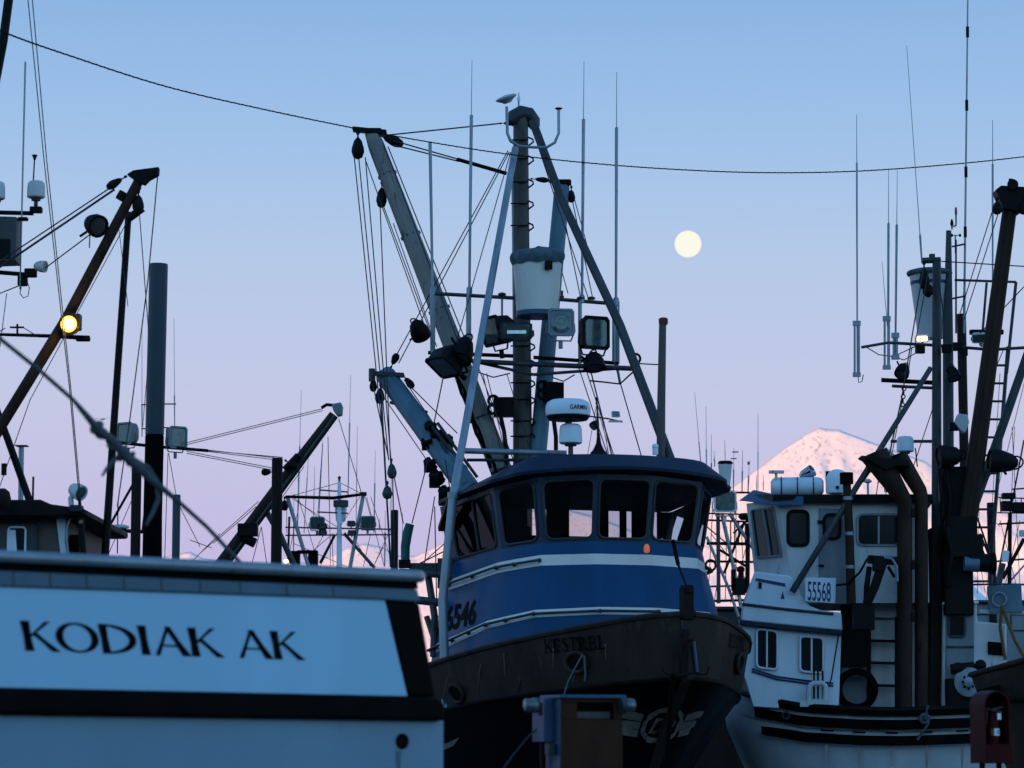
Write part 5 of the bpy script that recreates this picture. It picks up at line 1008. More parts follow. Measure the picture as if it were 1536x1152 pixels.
# crow's nest with blue bands
nb_ = P(1396, 508, Ym + .5); r0, r1, hN = px2m(19, Ym), px2m(31, Ym), P(1396, 410, Ym + .5).z - nb_.z
cr = part(rb, 'crows_nest', [M['cream'], M['inkblue']], lambda b: (b.lathe(nb_, UZ, [(r0, 0), (r0 + (r1 - r0) * .82, hN * .82)], 26), b.lathe(nb_, UZ, [(r0 + (r1 - r0) * .82 + .004, hN * .82), (r0 + (r1 - r0) * .87 + .004, hN * .87)], 26, m=1), b.lathe(nb_, UZ, [(r0 + (r1 - r0) * .87, hN * .87), (r1, hN)], 26)))
part(cr, 'nest_rim', M['canvas'], lambda b: b.ring(nb_ + UZ * hN, UZ, r1, .05, 28, 8)); part(cr, 'nest_cover', M['canvas'], lambda b: b.lathe(nb_ + UZ * hN, UZ, [(r1, -.02), (r1 * .8, .07), (r1 * .2, .1)], 26))
# lamps
lm = flood(rb, P(1383, 508, Ym - .5), (-.25, -1, -.55), px2m(19, Ym), px2m(10, Ym), .14, 'white', 'lampwarm')
fl2 = flood(rb, P(1470, 508, Ym - .5), (-.2, -1, -.6), px2m(24, Ym), px2m(14, Ym), .18, 'cream', 'lens'); box_px(rb, 'yard_shelf', 1455, 1506, 494, 501, Ym - .2, .12, 'dark')
drumlight(rb, P(1352, 562, Ym - .3), (-.3, -.5, -.7), px2m(11, Ym), .25); drumlight(rb, P(1407, 686, Ym - 1.3), (-1, -.1, -.1), px2m(17, Ym), .42, lens='dark'); drumlight(rb, P(1484, 690, Ym - 1.2), (-1, -.1, .1), px2m(17, Ym), .5, lens='dark'); drumlight(rb, P(1432, 568, Ym - .5), (.2, -.4, -.8), px2m(10, Ym), .25)
part(rb, 'winch', M['cream'], lambda b: b.prism(pts([(1432, 634), (1438, 620), (1452, 622), (1454, 634), (1448, 650), (1440, 645)], Ym - .5), (0, .2, 0)), bev=.02)
for x, y in ((1436, 520), (1444, 528), (1420, 523), (1430, 640), (1426, 560), (1380, 524)): part(rb, 'cleat', M['dark'], lambda b: (b.box(P(x, y, Ym - .4), .16, .16, .14), b.tube([P(x - 5, y - 3, Ym - .4), P(x + 6, y + 4, Ym - .4)], .04, 6)))
# ladder up the boom frame, ladder to the upper deck
lad = part(rb, 'ladder', M['galvd'], lambda b: (b.tube(pts([(1512, 520), (1502, 650), (1490, 800), (1484, 920)], Ym + .4), .035, 8), b.tube(pts([(1480, 540), (1472, 660), (1458, 800), (1452, 920)], Ym + .4), .035, 8)))
for i in range(13): y = 548 + i * 27; part(lad, 'rung', M['galvd'], lambda b: b.tube([P(1510 - (y - 540) * .073, y, Ym + .4), P(1480 - (y - 540) * .073, y, Ym + .4)], .022, 6))
la2 = part(rb, 'ladder', M['rust'], lambda b: (b.tube([RP(1304, 830, .9), RP(1303, 1062, .9)], .035, 8), b.tube([RP(1345, 925, .9), RP(1345, 1062, .9)], .035, 8)))
for y in (961, 994, 1028): part(la2, 'rung', M['rust'], lambda b: b.beam(RP(1303, y, .9), RP(1345, y + 1, .9), .08, .05, up=UZ))
rprism('ladder_platform', [(1306, 838), (1344, 838), (1344, 927), (1308, 926)], .8, .06, 'cream'); rprism('ladder_wall', [(1306, 930), (1346, 930), (1346, 1062), (1306, 1062)], .7, .06, 'cream')
part(rb, 'hose_coil', M['black'], lambda b: [b.ring(RP(1285, 1034, 1.0 + .1 * i), rp_, .33 - .02 * i, .045, 24, 7) for i in range(3)])
part(rb, 'davit_arm', M['dark'], lambda b: (b.beam(P(1302, 839, Yr - 1), P(1348, 842, Yr - 1), .16, .14), b.tube(pts([(1325, 842), (1312, 880), (1300, 906)], Yr - 1.1), .08, 8), b.box(P(1318, 846, Yr - 1.1), .2, .2, .24), b.tube(pts([(1304, 850), (1300, 880), (1298, 930)], Yr - 1), .05, 8), b.box(P(1295, 925, Yr - 1), .35, .3, .45)), bev=.01)
wire(rb, [(1326, 836), (1338, 838), (1345, 850), (1346, 872)], Yr - 1.2, 4, 'galv', name='hose'); wire(rb, [(1332, 850), (1342, 866)], Yr - 1.1, 5, 'dark', name='hose')
rprism('side_box', [(1262, 902), (1304, 902), (1304, 1000), (1262, 1000)], .9, .5, 'dark'); rprism('side_box', [(1262, 1000), (1300, 1000), (1300, 1060), (1262, 1060)], .8, .5, 'grey')
part(rb, 'chock', M['cream'], lambda b: (b.box(RP(1222, 1055, 1.85), .5, .1, .12, (rf, rp_, UZ)), b.tube([RP(1212, 1058, 1.85), RP(1214, 1030, 1.85), RP(1220, 1025, 1.85), RP(1234, 1025, 1.85), RP(1238, 1030, 1.85), RP(1237, 1058, 1.85)], .05, 8)))
for x in (1221, 1227, 1234): wire(rb, [RP(x, 1006, 1.85), RP(x, 1048, 1.85)], wpx=3, m='dark')
wire(rb, [RP(1258, 950, 1.7), RP(1247, 1018, 1.8), RP(1243, 1030, 1.85)], wpx=2.4)
# aft house with door, bulkhead and gear
rprism('aft_house', [(1414, 905), (1465, 903), (1466, 932), (1510, 936), (1510, 1066), (1412, 1066)], 1.3, 2.2, 'cream', bev=.03)
dr = rprism('door', [(1419, 913), (1461, 911), (1461, 1058), (1418, 1058)], 1.34, .05, 'grey', bev=.015); rwin(1423, 1447, 924, 955, 1.345, rad=.06, par=dr, fm='galvd'); part(dr, 'door_rail', M['galvd'], lambda b: b.beam(RP(1419, 970, 1.36), RP(1461, 970, 1.36), .03, .03))
rprism('bulkhead', [(1481, 879), (1532, 876), (1534, 918), (1484, 920)], .9, .12, 'boomblue'); wire(rb, [(1456, 877), (1500, 876), (1545, 877)], Ym - .8, 3, 'galvd', name='rail'); wire(rb, [(1470, 917), (1545, 920)], Ym - .8, 6, 'cream', name='rail')
part(rb, 'life_ring', M['galv'], lambda b: b.ring(RP(1499, 899, .95), rp_, .12, .018, 18, 6)); rprism('control_box', [(1482, 962), (1506, 964), (1506, 983), (1482, 981)], 1.36, .2, 'black'); rprism('panel', [(1414, 903), (1468, 901), (1468, 905), (1414, 907)], 1.42, 2.4, 'white', bev=.01)
for a, c in (((1503, 908), (1500, 940)), ((1500, 940), (1508, 990)), ((1504, 912), (1522, 960)), ((1522, 960), (1536, 985))): wire(rb, [RP(*a, 1.45), RP(*c, 1.45)], wpx=5, m='yellow', name='strap')
wh = part(rb, 'winch_flange', M['galv'], lambda b: b.lathe(RP(1453, 1023, 1.7), rp_ * .95 + rf * .3, [(.06, -.06), (.24, -.05), (.255, -.02), (.25, 0), (.1, .01), (.08, .05), (.03, .06)], 26))
for i in range(8): a = i * math.pi / 4; part(wh, 'flange_hole', M['black'], lambda b: b.lathe(RP(1453 + 9 * math.cos(a), 1023 + 10 * math.sin(a), 1.73), rp_ * .95 + rf * .3, [(.024, 0), (.022, .004)], 8))
part(rb, 'winch_body', M['dark'], lambda b: (b.tube([RP(1426, 1004, 1.6), RP(1462, 1000, 1.6)], .09, 10), b.tube([RP(1437, 994, 1.6), RP(1437, 1006, 1.6)], .06, 8), b.tube([RP(1455, 994, 1.6), RP(1455, 1006, 1.6)], .06, 8), b.lathe(RP(1471, 998, 1.65), rp_, [(.1, -.1), (.1, 0), (.06, .03)], 14), b.box(RP(1445, 1040, 1.4), .6, .4, .5)), bev=.01)
wire(rb, [RP(1392, 1058, 2.25), RP(1388, 1075, 2.28), RP(1393, 1085, 2.3), RP(1384, 1098, 2.3), RP(1376, 1110, 2.3)], wpx=4, m='rope', name='hanging_line'); part(rb, 'line_knot', M['rope'], lambda b: b.ring(RP(1387, 1078, 2.28), rp_, .07, .03, 14, 6))
for a, c, wp in (((1386, 398), (1352, 600), 2), ((1392, 410), (1372, 520), 1.6), ((1406, 410), (1420, 500), 2), ((1352, 600), (1330, 700), 2.4), ((1490, 312), (1440, 470), 1.6), ((1498, 318), (1446, 480), 1.6), ((1412, 392), (1560, 401), 1.8), ((1400, 610), (1370, 700), 1.5), ((1368, 520), (1362, 560), 1.6),
        ((1354, 600), (1336, 690), 1.4), ((1373, 672), (1376, 700), 2), ((1536, 430), (1470, 500), 1.8), ((1505, 525), (1490, 560), 1.4), ((1300, 840), (1290, 905), 1.6), ((1318, 720), (1290, 890), 1.5), ((1330, 735), (1310, 835), 1.4), ((1460, 760), (1490, 845), 3), ((1470, 800), (1486, 840), 3), ((1440, 820), (1412, 905), 2), ((1480, 720), (1500, 690), 2)):
    wire(rb, [a, c], Ym - .8, wp)
part(rb, 'chain', M['dark'], lambda b: [b.ring(P(1356 - i * .6, 583 + i * 6, Ym - .8), (i % 2, 1 - i % 2, 0), .035, .012, 10, 5) for i in range(5)]); pulley(rb, P(1386, 392, Ym - .5), (0, 0, -1), .5, .1); part(rb, 'shackle', M['rust'], lambda b: b.lathe(P(1392, 436, Ym - .5), UZ, [(.03, -.12), (.1, -.05), (.1, .06), (.03, .12)], 10))

# ------------------------------------------------------------------ dark bow at the right edge
db = thing('fishing_boat', 'dark brown boat bow pushing in from the frame edge behind the red extinguisher box', 'boat', P(1600, 1100, 41) * 1.0)
dbp = []
for sg in (-1, 1):
    g = [[P(x, y, 39 + k) for x, y, k in r] for r in ([(1456, 1012, 0), (1490, 1003, -.5 * -sg), (1536, 990, .9 * sg), (1640, 972, 1.6 * sg), (1900, 950, 1.9 * sg)], [(1460, 1024, 0), (1490, 1018, .5 * sg), (1536, 1008, .85 * sg), (1640, 992, 1.5 * sg), (1900, 970, 1.8 * sg)],
         [(1472, 1056, 0), (1500, 1050, .4 * sg), (1546, 1046, .7 * sg), (1640, 1040, 1.3 * sg), (1900, 1030, 1.6 * sg)], [(1520, 1180, 0), (1540, 1180, .2 * sg), (1580, 1180, .4 * sg), (1660, 1180, .8 * sg), (1900, 1180, 1.2 * sg)], [(1560, 1340, 0), (1575, 1340, .1 * sg), (1610, 1340, .3 * sg), (1680, 1340, .6 * sg), (1900, 1340, .9 * sg)])]
    dbp.append(g)
b = MB(); [b.rows(g) for g in dbp]; b.rows([dbp[0][1], dbp[1][1]]); b.build('hull', M['bulwark'], db, sharp=40)
for g in dbp: MB().tube(g[0], .04, 8).build('cap_rail', M['stack'], db)
MB().tube(dbp[0][2], .05, 8).build('rub_rail', M['dark'], db)
part(db, 'bow_slot', M['black'], lambda b: b.prism([P(x, y, 38.7 - d) for x, y, d in ((1466, 1035, 0), (1500, 1026, .3), (1502, 1034, .3), (1468, 1044, 0))], (0, .05, 0)))

# ------------------------------------------------------------------ on the dock: power pedestal and extinguisher box
pa = R(17); px_, py_ = Vector((math.cos(pa), math.sin(pa), 0)), Vector((-math.sin(pa), math.cos(pa), 0))
pc = P(842, 1100, 20); pc.z = .53; pd = thing('power_pedestal', 'brown wooden dock power pedestal with blue side boxes and two round lamps', 'pedestal', pc)
W1, D1, zt = .452, .42, P(888, 1048, 20).z
PB = lambda a, d, z: pc + px_ * a + py_ * d + UZ * (z - .53)
def pbox(name, a0, a1, d0, d1, z0, z1, m, bev=.004): return part(pd, name, M[m], lambda b: b.box(PB((a0 + a1) / 2, (d0 + d1) / 2, (z0 + z1) / 2), a1 - a0, d1 - d0, z1 - z0, (px_, py_, UZ)), bev=bev)
rz0, rz1 = P(880, 1079, 20).z, P(880, 1054, 20).z
pbox('front_panel', 0, W1, -.004, .02, .53, rz0, 'wood'); pbox('front_panel', 0, .115, -.004, .02, rz0 + .001, rz1, 'wood'); pbox('front_panel', W1 - .065, W1, -.004, .02, rz0 + .001, rz1, 'wood'); pbox('front_panel', 0, W1, -.004, .02, rz1 + .001, zt, 'wood')
pbox('recess', .1, W1 - .05, .06, .08, rz0 - .02, rz1 + .02, 'black'); pbox('label_plate', .125, W1 - .075, .04, .052, rz0 + .004, rz0 + .055, 'mast')
pbox('body', -.003, W1 + .003, .085, D1, .53, zt, 'pblue'); pbox('side_trim', -.003, .02, .021, .085, .53, zt, 'pblue'); pbox('side_trim', W1 - .02, W1 + .003, .021, .085, .53, zt, 'pblue'); pbox('cap', -.02, W1 + .02, -.03, D1 + .02, zt + .001, zt + .028, 'pblue', .008)
zm0, zm1 = P(815, 1113, 20).z, P(815, 1047, 20).z; pbox('meter_box', -.075, -.004, .16, .44, zm0, zm1, 'pblue'); pbox('meter_slot', -.079, -.074, .2, .28, zm1 - .12, zm1 - .03, 'black'); pbox('outlet', -.06, -.004, .1, .2, zm0 - .09, zm0 - .01, 'galvd')
for nm, x, y, s_ in (('side_lamp', 795, 1058, -1), ('side_lamp', 951, 1058, 1)):
    lp = MB().lathe(P(x + (10 if s_ < 0 else -18), y, 20.05 if s_ < 0 else 20.1), px_ * s_, [(.05, 0), (.052, .03), (.047, .035), (.048, .075), (.04, .09), (.01, .095)], 18).build(nm, M['lens'], pd); part(lp, 'lamp_collar', M['galvd'], lambda b: b.lathe(P(x + (12 if s_ < 0 else -20), y, 20.06), px_ * s_, [(.054, 0), (.054, .035)], 18))
wire(pd, [(806, 1092, 20.3), (788, 1110, 20.4), (768, 1135, 20.5), (735, 1180, 20.6)], wpx=3, m='rope', name='shore_line'); part(pd, 'conduit', M['dark'], lambda b: b.tube([PB(-.04, .3, zm0), PB(-.04, .3, .55)], .02, 8))
# extinguisher box
ec = P(1493, 1145, 24); eb = thing('extinguisher_box', 'red round topped extinguisher box standing on two short posts', 'extinguisher box', (ec.x, ec.y, .53))
ea = R(20); exx, eyy = Vector((math.cos(ea), math.sin(ea), 0)), Vector((-math.sin(ea), math.cos(ea), 0)); he = P(1493, 1036, 24).z - ec.z; we, de = .245, .2
def earc(wd, top, bot, n=14): return [Vector((-wd / 2, 0, bot)), Vector((wd / 2, 0, bot))] + [Vector((wd / 2 * math.cos(math.pi * i / n), 0, top - wd / 2 + wd / 2 * math.sin(math.pi * i / n))) for i in range(n + 1)]
EP = lambda p, d: ec + exx * p.x + eyy * d + UZ * p.z
oa, ia = earc(we, he, 0), earc(we - .03, he - .015, .03)
b = MB(); b.rows([[EP(p, -.05) for p in oa], [EP(p, de) for p in oa]], close=True); b.rows([[EP(p, -.05) for p in oa], [EP(p, -.05) for p in ia]], close=True); b.rows([[EP(p, -.05) for p in ia], [EP(p, de - .02) for p in ia]], close=True); b.ngon([EP(p, de) for p in oa]); b.ngon([EP(p, de - .02) for p in ia])
b.build('housing', M['red'], eb)
part(eb, 'fascia', M['red'], lambda b: b.box(ec + eyy * -.06 + UZ * .08, we * 1.06, .03, .16, (exx, eyy, UZ)), bev=.006)
for s_ in (-.08, .08): part(eb, 'post', M['dark'], lambda b: b.tube([ec + exx * s_ + eyy * .08, Vector((ec.x, ec.y, .53)) + exx * s_ + eyy * .08], .025, 10))
xc = ec + eyy * .03 + UZ * .03; xt = thing('fire_extinguisher', 'dark red fire extinguisher with a white tag hanging inside the red box', 'extinguisher', xc)
part(xt, 'cylinder', M['red'], lambda b: b.lathe(xc, UZ, [(.05, 0), (.055, .01), (.055, .33), (.045, .37), (.02, .39), (.018, .41)], 18)); part(xt, 'handle', M['galvd'], lambda b: (b.beam(xc + UZ * .42, xc + UZ * .44 + exx * .09 - eyy * .02, .02, .012), b.beam(xc + UZ * .41, xc + UZ * .4 + exx * .08 - eyy * .02, .02, .01), b.tube([xc + UZ * .41, xc + UZ * .43 - exx * .05, xc + UZ * .3 - exx * .062], .01, 6)))
def xl(a0, a1, z0, z1): return lambda b: b.rows([[xc + exx * .0565 * math.sin(a) - eyy * .0565 * math.cos(a) + UZ * z for a in [a0 + (a1 - a0) * i / 8 for i in range(9)]] for z in (z0, z1)])
part(xt, 'label', M['white'], xl(-.3, .9, .2, .26)); part(xt, 'label', M['yellow'], xl(-.8, -.31, .2, .26)); part(xt, 'tag', M['white'], lambda b: b.box(xc + exx * .02 - eyy * .075 + UZ * .36, .035, .003, .055, (exx, eyy, UZ)))
for r_ in (.215, .235): part(xt, 'label_print', M['ink'], xl(0, .7, r_, r_ + .01))
# ------------------------------------------------------------------ boats further back
def bg(label, x, Y, hx, head, Lh, bm, zb, zs, hm='hull'):
    t = thing('fishing_boat', label, 'boat', ((x - 768) / FP_ * Y, Y, 0), 'fishing boats moored in the background'); hull(t, (hx, Y + .5), head, Lh, bm, zb, zs, hm); return t
# rig with two floodlights, split by the tall piling
Y1 = 62; t1 = bg('distant boat with two boxy floodlights on its yard, half hidden by the tall piling', 238, Y1, -7.9, 75, 14, 4.6, 2.8, 2.0)
house(t1, 60, 215, 846, Y1 + .4, 3, 2.0)
pole(t1, 'mast', [(238, 850), (239, 560)], Y1 + .2, 10, 'galvd')
pole(t1, 'yard', [(160, 662), (236, 670), (312, 676)], Y1, 5, 'dark')
flood(t1, P(186, 650, Y1), (-.6, -.8, 0), .44, .48, .34, 'grey', 'lens'); flood(t1, P(268, 656, Y1), (.62, -.8, 0), .44, .48, .34, 'grey', 'lens')
for a, c in (((213, 655), (213, 488)), ((262, 640), (261, 478))): antenna(t1, a, c, Y1, .28, 2, 1.1, False)
for a, c in (((212, 607), (240, 607)), ((236, 606), (264, 606)), ((212, 643), (226, 643)), ((236, 641), (262, 642))): pole(t1, 'antenna_bar', [a, c], Y1, 2, 'dark', 6)
pole(t1, 'strut', [(132, 846), (202, 722)], Y1, 4, 'dark'); pole(t1, 'platform', [(160, 795), (222, 798)], Y1, 6, 'dark'); part(t1, 'radar_dome', M['cream'], lambda b: b.lathe(P(180, 794, Y1), UZ, [(.1, 0), (.2, .03), (.2, .07), (.12, .1)], 16)); pole(t1, 'post', [(176, 830), (177, 752)], Y1, 2, 'dark', 6); pole(t1, 'post', [(213, 800), (221, 730)], Y1, 3, 'dark', 6)
for a, c in (((253, 680), (264, 742)), ((262, 745), (300, 820)), ((280, 664), (484, 613)), ((280, 667), (484, 616)), ((285, 672), (424, 688)), ((285, 674), (424, 691)), ((280, 680), (414, 706)), ((280, 677), (414, 703)), ((310, 676), (424, 686)), ((158, 842), (200, 745)), ((252, 680), (247, 840))): wire(t1, [a, c], Y1, 1.2)
# long boom with a sheave head
Y2 = 58; t2 = bg('distant boat with a long dark boom rising to a pale sheave head', 420, Y2, -5.2, 110, 13, 4.4, 2.6, 1.9)
house(t2, 330, 400, 852, Y2 + 1, 2.5, 2.0)
bb = pole(t2, 'boom', [(330, 850), (415, 736), (501, 622)], Y2, [21, 20, 15], 'stack', 12); pole(bb, 'boom_rail', [(346, 838), (502, 624)], Y2 - .2, 5, 'galvd', 6)
part(bb, 'boom_head', M['grey'], lambda b: b.prism(pts([(497, 606), (511, 603), (514, 609), (513, 622), (506, 624), (500, 616)], Y2 - .1), (0, .25, 0)), bev=.02); part(bb, 'head_arm', M['dark'], lambda b: b.tube(pts([(482, 612), (490, 607), (501, 608)], Y2), .035, 6))
pole(bb, 'ram', [(427, 705), (448, 683)], Y2 - .3, 11, 'dark', 10); part(bb, 'winch', M['dark'], lambda b: (b.box(P(372, 795, Y2 - .3), .4, .3, .25), b.tube([P(364, 806, Y2 - .3), P(383, 815, Y2 - .3)], .1, 8))); pole(t2, 'spar', [(400, 768), (420, 802), (442, 850)], Y2 + .6, 9, 'galvd')
pulley(t2, P(427, 690, Y2 - .4), (.8, 0, -.5), .3, .08); pulley(t2, P(411, 708, Y2 - .4), (-1, 0, 0), .25, .08); pulley(t2, P(427, 745, Y2), (0, 0, -1), .28, .08)
for a, c in (((508, 628), (543, 742)), ((388, 752), (300, 830)), ((384, 760), (320, 815)), ((392, 790), (378, 845)), ((392, 790), (400, 845)), ((330, 800), (282, 848)), ((492, 655), (494, 760)), ((484, 665), (478, 780)), ((396, 770), (410, 745)), ((285, 810), (318, 822)), ((456, 700), (424, 745))): wire(t2, [a, c], Y2, 1.2)
part(t2, 'cabin_light', M['lampwarm'], lambda b: b.lathe(P(429, 842, Y2 - .5), (0, -1, 0), [(.05, 0), (.04, .03)], 10))
# gantry boat with white mast
Y3 = 78; t3 = bg('far boat with a white mast, wide lamp gantry and thin antennas behind the dark boom', 510, Y3, -4.9, 95, 15, 5, 2.8, 2.1, 'white')
house(t3, 415, 560, 858, Y3 + .6, 3.5, 2.0, 'white'); box_px(t3, 'winch_box', 436, 449, 826, 850, Y3, .4, 'black'); box_px(t3, 'winch_box', 462, 476, 826, 850, Y3, .4, 'black'); box_px(t3, 'winch_box', 446, 476, 825, 830, Y3 - .1, .3, 'black')
pole(t3, 'mast', [(509, 856), (509, 722)], Y3, [9, 5.5], 'white', 12); part(t3, 'mast_lamp', M['dark'], lambda b: b.lathe(P(509, 722, Y3), UZ, [(.03, 0), (.03, .07), (.05, .09), (.04, .12), (.01, .15)], 8))
pole(t3, 'gantry_leg', [(431, 745), (463, 850)], Y3, 6, 'galv'); pole(t3, 'gantry_leg', [(545, 742), (525, 852)], Y3, 6, 'galv'); pole(t3, 'gantry_leg', [(516, 800), (562, 852)], Y3, 5, 'galvd'); pole(t3, 'gantry_leg', [(502, 803), (480, 845)], Y3, 4, 'dark'); pole(t3, 'gantry_beam', [(428, 745), (500, 747), (548, 741)], Y3 - .2, [4.5, 5.5, 4.5], 'black'); part(t3, 'beam_end', M['dark'], lambda b: b.box(P(545, 741, Y3 - .2), .18, .15, .1))
for a, c in (((428, 791), (590, 794)), ((428, 803), (590, 802)), ((479, 735), (522, 738)), ((476, 768), (522, 770))): pole(t3, 'crossbar', [a, c], Y3, 2.4, 'galvd', 6)
for x, y, w_, m_ in ((476, 785, 22, 'grey'), (552, 784, 22, 'grey'), (484, 790, 13, 'dark'), (527, 786, 12, 'dark'), (484, 799, 12, 'galvd'), (528, 800, 12, 'galvd')): flood(t3, P(x, y, Y3 - .3), (.1, -1, -.25), px2m(w_, Y3), px2m(w_ * .85 if m_ == 'grey' else w_ * .6, Y3), .3, m_, 'lens')
part(t3, 'barrel', M['white'], lambda b: b.lathe(P(511, 782, Y3 + .3), UZ, [(.13, 0), (.19, .55), (.2, .58)], 14)); box_px(t3, 'mast_box', 500, 522, 750, 760, Y3 - .1, .2, 'galvd')
for a, c, w_ in (((446, 800), (452, 585), 2.4), ((522, 745), (526, 562), 2.2), ((561, 800), (563, 676), 2.2), ((456, 800), (464, 660), 1.6), ((477, 770), (484, 660), 1.5), ((496, 850), (492, 655), 1.3), ((569, 795), (569, 778), 2)): antenna(t3, a, c, Y3 + .1, .6, w_, 1, False)
pole(t3, 'post', [(432, 840), (434, 775)], Y3, 3.5, 'dark', 6)
for a, c in (((438, 748), (505, 790)), ((441, 747), (498, 793)), ((540, 745), (510, 790)), ((548, 745), (556, 775)), ((550, 746), (576, 848)), ((500, 850), (498, 803)), ((465, 830), (500, 800)), ((556, 800), (545, 850)), ((575, 820), (560, 850)), ((485, 803), (470, 830)), ((430, 745), (430, 800))): wire(t3, [a, c], Y3, 1)
for a, c, w_ in (((440, 850), (441, 740), 2), ((470, 795), (472, 700), 1.3), ((534, 800), (536, 640), 1.3), ((586, 800), (587, 690), 1.4), ((577, 850), (578, 765), 2.4), ((603, 850), (604, 770), 1.5), ((420, 850), (422, 700), 1.2), ((448, 760), (447, 690), 1.4)): antenna(t3, a, c, Y3 + .4, .6, w_, 1, False)
for a, c in (((430, 850), (446, 770)), ((440, 815), (520, 850)), ((480, 850), (505, 800)), ((530, 805), (556, 850)), ((585, 795), (560, 850)), ((448, 748), (476, 840)), ((512, 725), (545, 742)), ((506, 725), (432, 745)), ((590, 850), (556, 745))): wire(t3, [a, c], Y3 + .2, 1)
# crowded gap between the two main boats
Y4 = 68; t4 = bg('distant boat with latticed gantry and square floodlight, between the two wheelhouses', 1090, Y4, 5.6, 160, 13, 5.2, 3.3, 2.7, 'rust')
house(t4, 1075, 1160, 915, Y4 + .6, 3.2, 2.0, 'galvd')
flood(t4, P(1088, 752, Y4 - .4), (.05, -1, 0), px2m(33, Y4), px2m(32, Y4), .35, 'cream', 'lens'); part(t4, 'barrel', [M['cream'], M['dark']], lambda b: (b.lathe(P(1088, 738, Y4), UZ, [(.1, 0), (.17, .66)], 16), b.lathe(P(1088, 696, Y4), UZ, [(.17, 0), (.19, .02), (.15, .07)], 16, m=1)))
for pl_, w_, m_ in (([(1052, 738), (1125, 739)], 3, 'dark'), ([(1060, 770), (1130, 772)], 2.5, 'dark'), ([(1060, 780), (1130, 783)], 3, 'dark'), ([(1060, 815), (1135, 816)], 5, 'dark'), ([(1060, 842), (1135, 843)], 3.5, 'dark'), ([(1055, 880), (1130, 878)], 3, 'galvd'), ([(1055, 902), (1125, 900)], 4, 'dark'),
        ([(1083, 772), (1098, 840), (1112, 912)], 6, 'galv'), ([(1094, 770), (1136, 832)], 5.5, 'galv'), ([(1060, 805), (1092, 880), (1108, 925)], 4.5, 'galv'), ([(1077, 770), (1078, 905)], 6, 'galvd'), ([(1122, 785), (1121, 890)], 7, 'dark'), ([(1117, 782), (1086, 860)], 4, 'dark'), ([(1080, 825), (1120, 850)], 4, 'dark'), ([(1060, 790), (1090, 815)], 2, 'dark'), ([(1130, 772), (1100, 800)], 3, 'dark')):
    pole(t4, 'gantry_bar', pl_, Y4, w_, m_, 8)
for x in (1096, 1102, 1108, 1118): pole(t4, 'rail_post', [(x, 783), (x, 815)], Y4 + .2, 2, 'dark', 6)
for a, c, w_ in (((1055, 740), (1042, 588), 1.8), ((1060, 740), (1059, 610), 2), ((1067, 738), (1067, 652), 2.2), ((1100, 738), (1101, 672), 2.2), ((1113, 738), (1114, 675), 2.4), ((1122, 738), (1124, 690), 2.6), ((1137, 738), (1137, 620), 1.5), ((1088, 695), (1087, 660), 1.2), ((1072, 700), (1071, 676), 2), ((1135, 736), (1135, 712), 1.5), ((1145, 736), (1145, 712), 1.5)): antenna(t4, a, c, Y4 + .1, .5, w_, 1, False)
pole(t4, 'antenna_bar', [(1096, 688), (1105, 688)], Y4, 1.6, 'dark', 6); part(t4, 'antenna_dish', M['dark'], lambda b: b.box(P(1103, 678, Y4), .14, .1, .02)); part(t4, 'warning_lamp', M['redlamp'], lambda b: b.lathe(P(1123, 697, Y4), UZ, [(.03, 0), (.03, .07)], 8))
part(t4, 'pump', M['dark'], lambda b: (b.lathe(P(1111, 858, Y4), UZ, [(.06, -.2), (.06, 0), (.1, .02), (.1, .1), (.04, .14)], 10), b.box(P(1108, 880, Y4), .3, .2, .4), b.box(P(1100, 870, Y4), .1, .2, .5))); part(t4, 'lamp_cluster', M['dark'], lambda b: b.lathe(P(1117, 775, Y4), (0, 0, 1), [(.1, -.08), (.17, 0), (.1, .08)], 10))
for a, c in (((1070, 740), (1062, 900)), ((1090, 790), (1088, 900)), ((1104, 740), (1104, 900)), ((1112, 790), (1116, 880)), ((1066, 800), (1120, 870)), ((1125, 800), (1096, 905)), ((1080, 845), (1072, 900))): wire(t4, [a, c], Y4, 1.2)
# instrument mast just above the blue boat's roof
Y6 = 84; t6 = bg('remote boat whose thin two lamp mast shows above the blue wheelhouse roof', 897, Y6, 3.4, 80, 12, 4.4, 2.6, 1.9, 'white')
house(t6, 840, 960, 870, Y6 + .5, 3, 2.0, 'galvd')
pole(t6, 'mast', [(898, 870), (897, 640), (895, 596)], Y6, [7, 4, 1.8], 'dark', 8); part(t6, 'mast_cap', M['dark'], lambda b: b.lathe(P(895, 600, Y6), UZ, [(.02, -.15), (.04, -.1), (.02, -.02), (.05, 0), (.05, .06), (.02, .09)], 8)); pole(t6, 'crossbar', [(881, 624), (912, 628), (934, 633)], Y6, 2.4, 'dark', 6)
flood(t6, P(924, 621, Y6), (.4, -.9, .2), .26, .18, .12, 'cream', 'lens', yoke=False); part(t6, 'flat_lamp', M['cream'], lambda b: b.box(P(923, 632, Y6), .4, .2, .04)); drumlight(t6, P(889, 640, Y6), (-.5, -.4, -.5), .13, .25, guard=False)
part(t6, 'lamp_base', M['dark'], lambda b: b.lathe(P(898, 690, Y6), UZ, [(.3, 0), (.26, .2), (.16, .32), (.08, .5), (.04, .8)], 10)); wire(t6, [(898, 620), (910, 660), (912, 690)], Y6, 1); wire(t6, [(896, 600), (880, 690)], Y6, 1); wire(t6, [(897, 600), (915, 690)], Y6, 1)
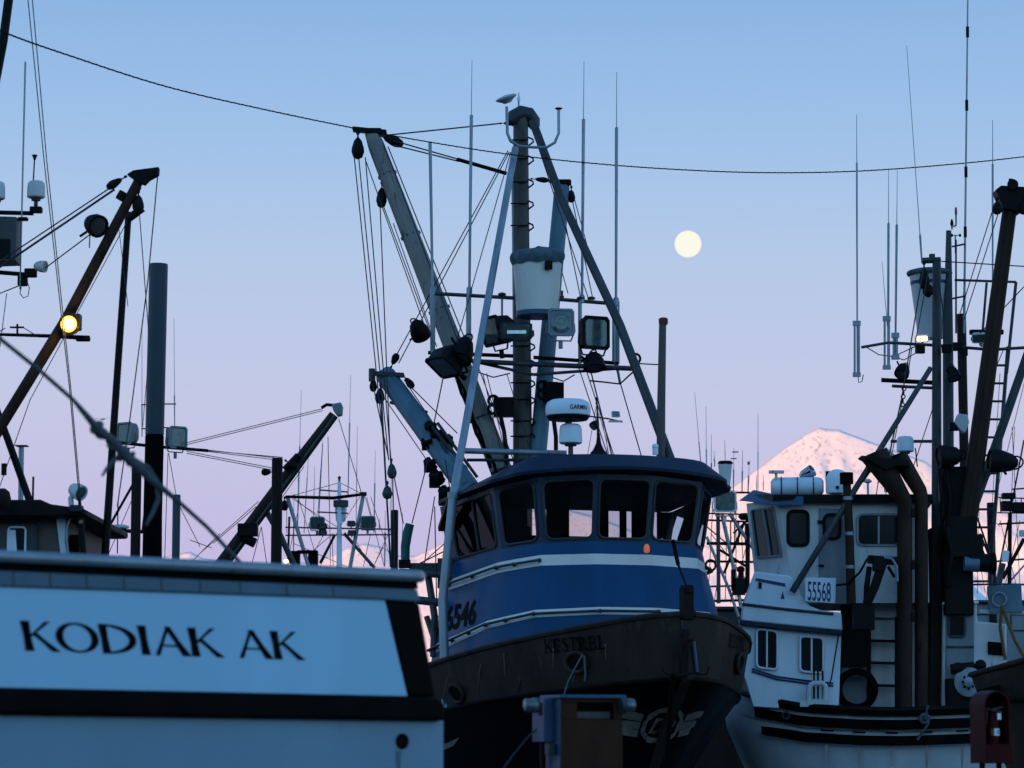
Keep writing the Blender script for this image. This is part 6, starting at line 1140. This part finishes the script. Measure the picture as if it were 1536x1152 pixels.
# lamp mast beyond the ladder
Y5 = 74; t5 = bg('distant boat with a caged lamp mast, beyond the ladder at the frame edge', 1515, Y5, 13.4, 80, 14, 4.8, 2.8, 2.1)
house(t5, 1440, 1620, 905, Y5 + .5, 3, 2.0, 'grey')
pole(t5, 'mast', [(1514, 910), (1515, 770)], Y5, 6.5, 'dark'); box_px(t5, 'lamp_box', 1503, 1520, 751, 766, Y5 - .2, .3, 'dark'); box_px(t5, 'lamp_box', 1520, 1540, 753, 768, Y5 - .2, .3, 'dark'); box_px(t5, 'lamp_box', 1504, 1524, 739, 748, Y5 - .2, .25, 'dark')
for a, c, w_, m_ in (((1496, 746), (1545, 748), 2, 'dark'), ((1496, 769), (1545, 770), 2, 'dark'), ((1500, 746), (1501, 770), 1.5, 'dark'), ((1516, 746), (1516, 770), 1.5, 'dark'), ((1532, 746), (1532, 770), 1.5, 'dark'), ((1536, 660), (1513, 780), 2.5, 'dark'), ((1513, 780), (1494, 876), 3, 'dark'), ((1536, 808), (1504, 868), 6, 'dark'), ((1460, 790), (1482, 850), 5, 'dark'), ((1545, 838), (1508, 880), 3, 'galv'), ((1495, 842), (1545, 838), 3, 'galvd'), ((1498, 786), (1540, 784), 3, 'dark'), ((1518, 734), (1545, 732), 2.5, 'galvd'), ((1510, 785), (1516, 800), 2.5, 'dark')): pole(t5, 'gantry_bar', [a, c], Y5, w_, m_, 6)
part(t5, 'tank', M['white'], lambda b: b.lathe(P(1507, 842, Y5), Vector((.15, 0, 1)), [(.1, 0), (.1, .26), (.08, .28)], 14)); pole(t5, 'post', [(1504, 845), (1497, 880)], Y5, 10, 'galvd'); part(t5, 'lamp', M['cream'], lambda b: b.box(P(1535, 800, Y5), .2, .2, .16))
for a, c in (((1500, 560), (1480, 900)), ((1518, 640), (1530, 880)), ((1522, 640), (1512, 860)), ((1540, 560), (1490, 760)), ((1500, 780), (1530, 900)), ((1530, 780), (1505, 890)), ((1470, 700), (1466, 890)), ((1462, 800), (1478, 890)), ((1480, 770), (1500, 790))): wire(t5, [a, c], Y5, 1)
# pump winch gear lower right, a gull
g0 = P(154, 629, 240); gl = thing('gull', 'small gull gliding in the sky behind the blurred rope', 'bird', g0)
part(gl, 'body', M['grey'], lambda b: b.tube([g0 - Vector((.2, .1, .02)), g0 - Vector((.1, .05, 0)), g0 + Vector((.08, .04, .02)), g0 + Vector((.2, .1, .03))], [.02, .07, .07, .02], 10))
for s_ in (-1, 1): part(gl, 'wing', M['galvd'], lambda b: b.rows([[g0 + Vector((s_ * x, y0, z)) for x, z in ((.03, .02), (.25, .12), (.5, .1), (.75, .0))] for y0 in (-.08, .08)]))
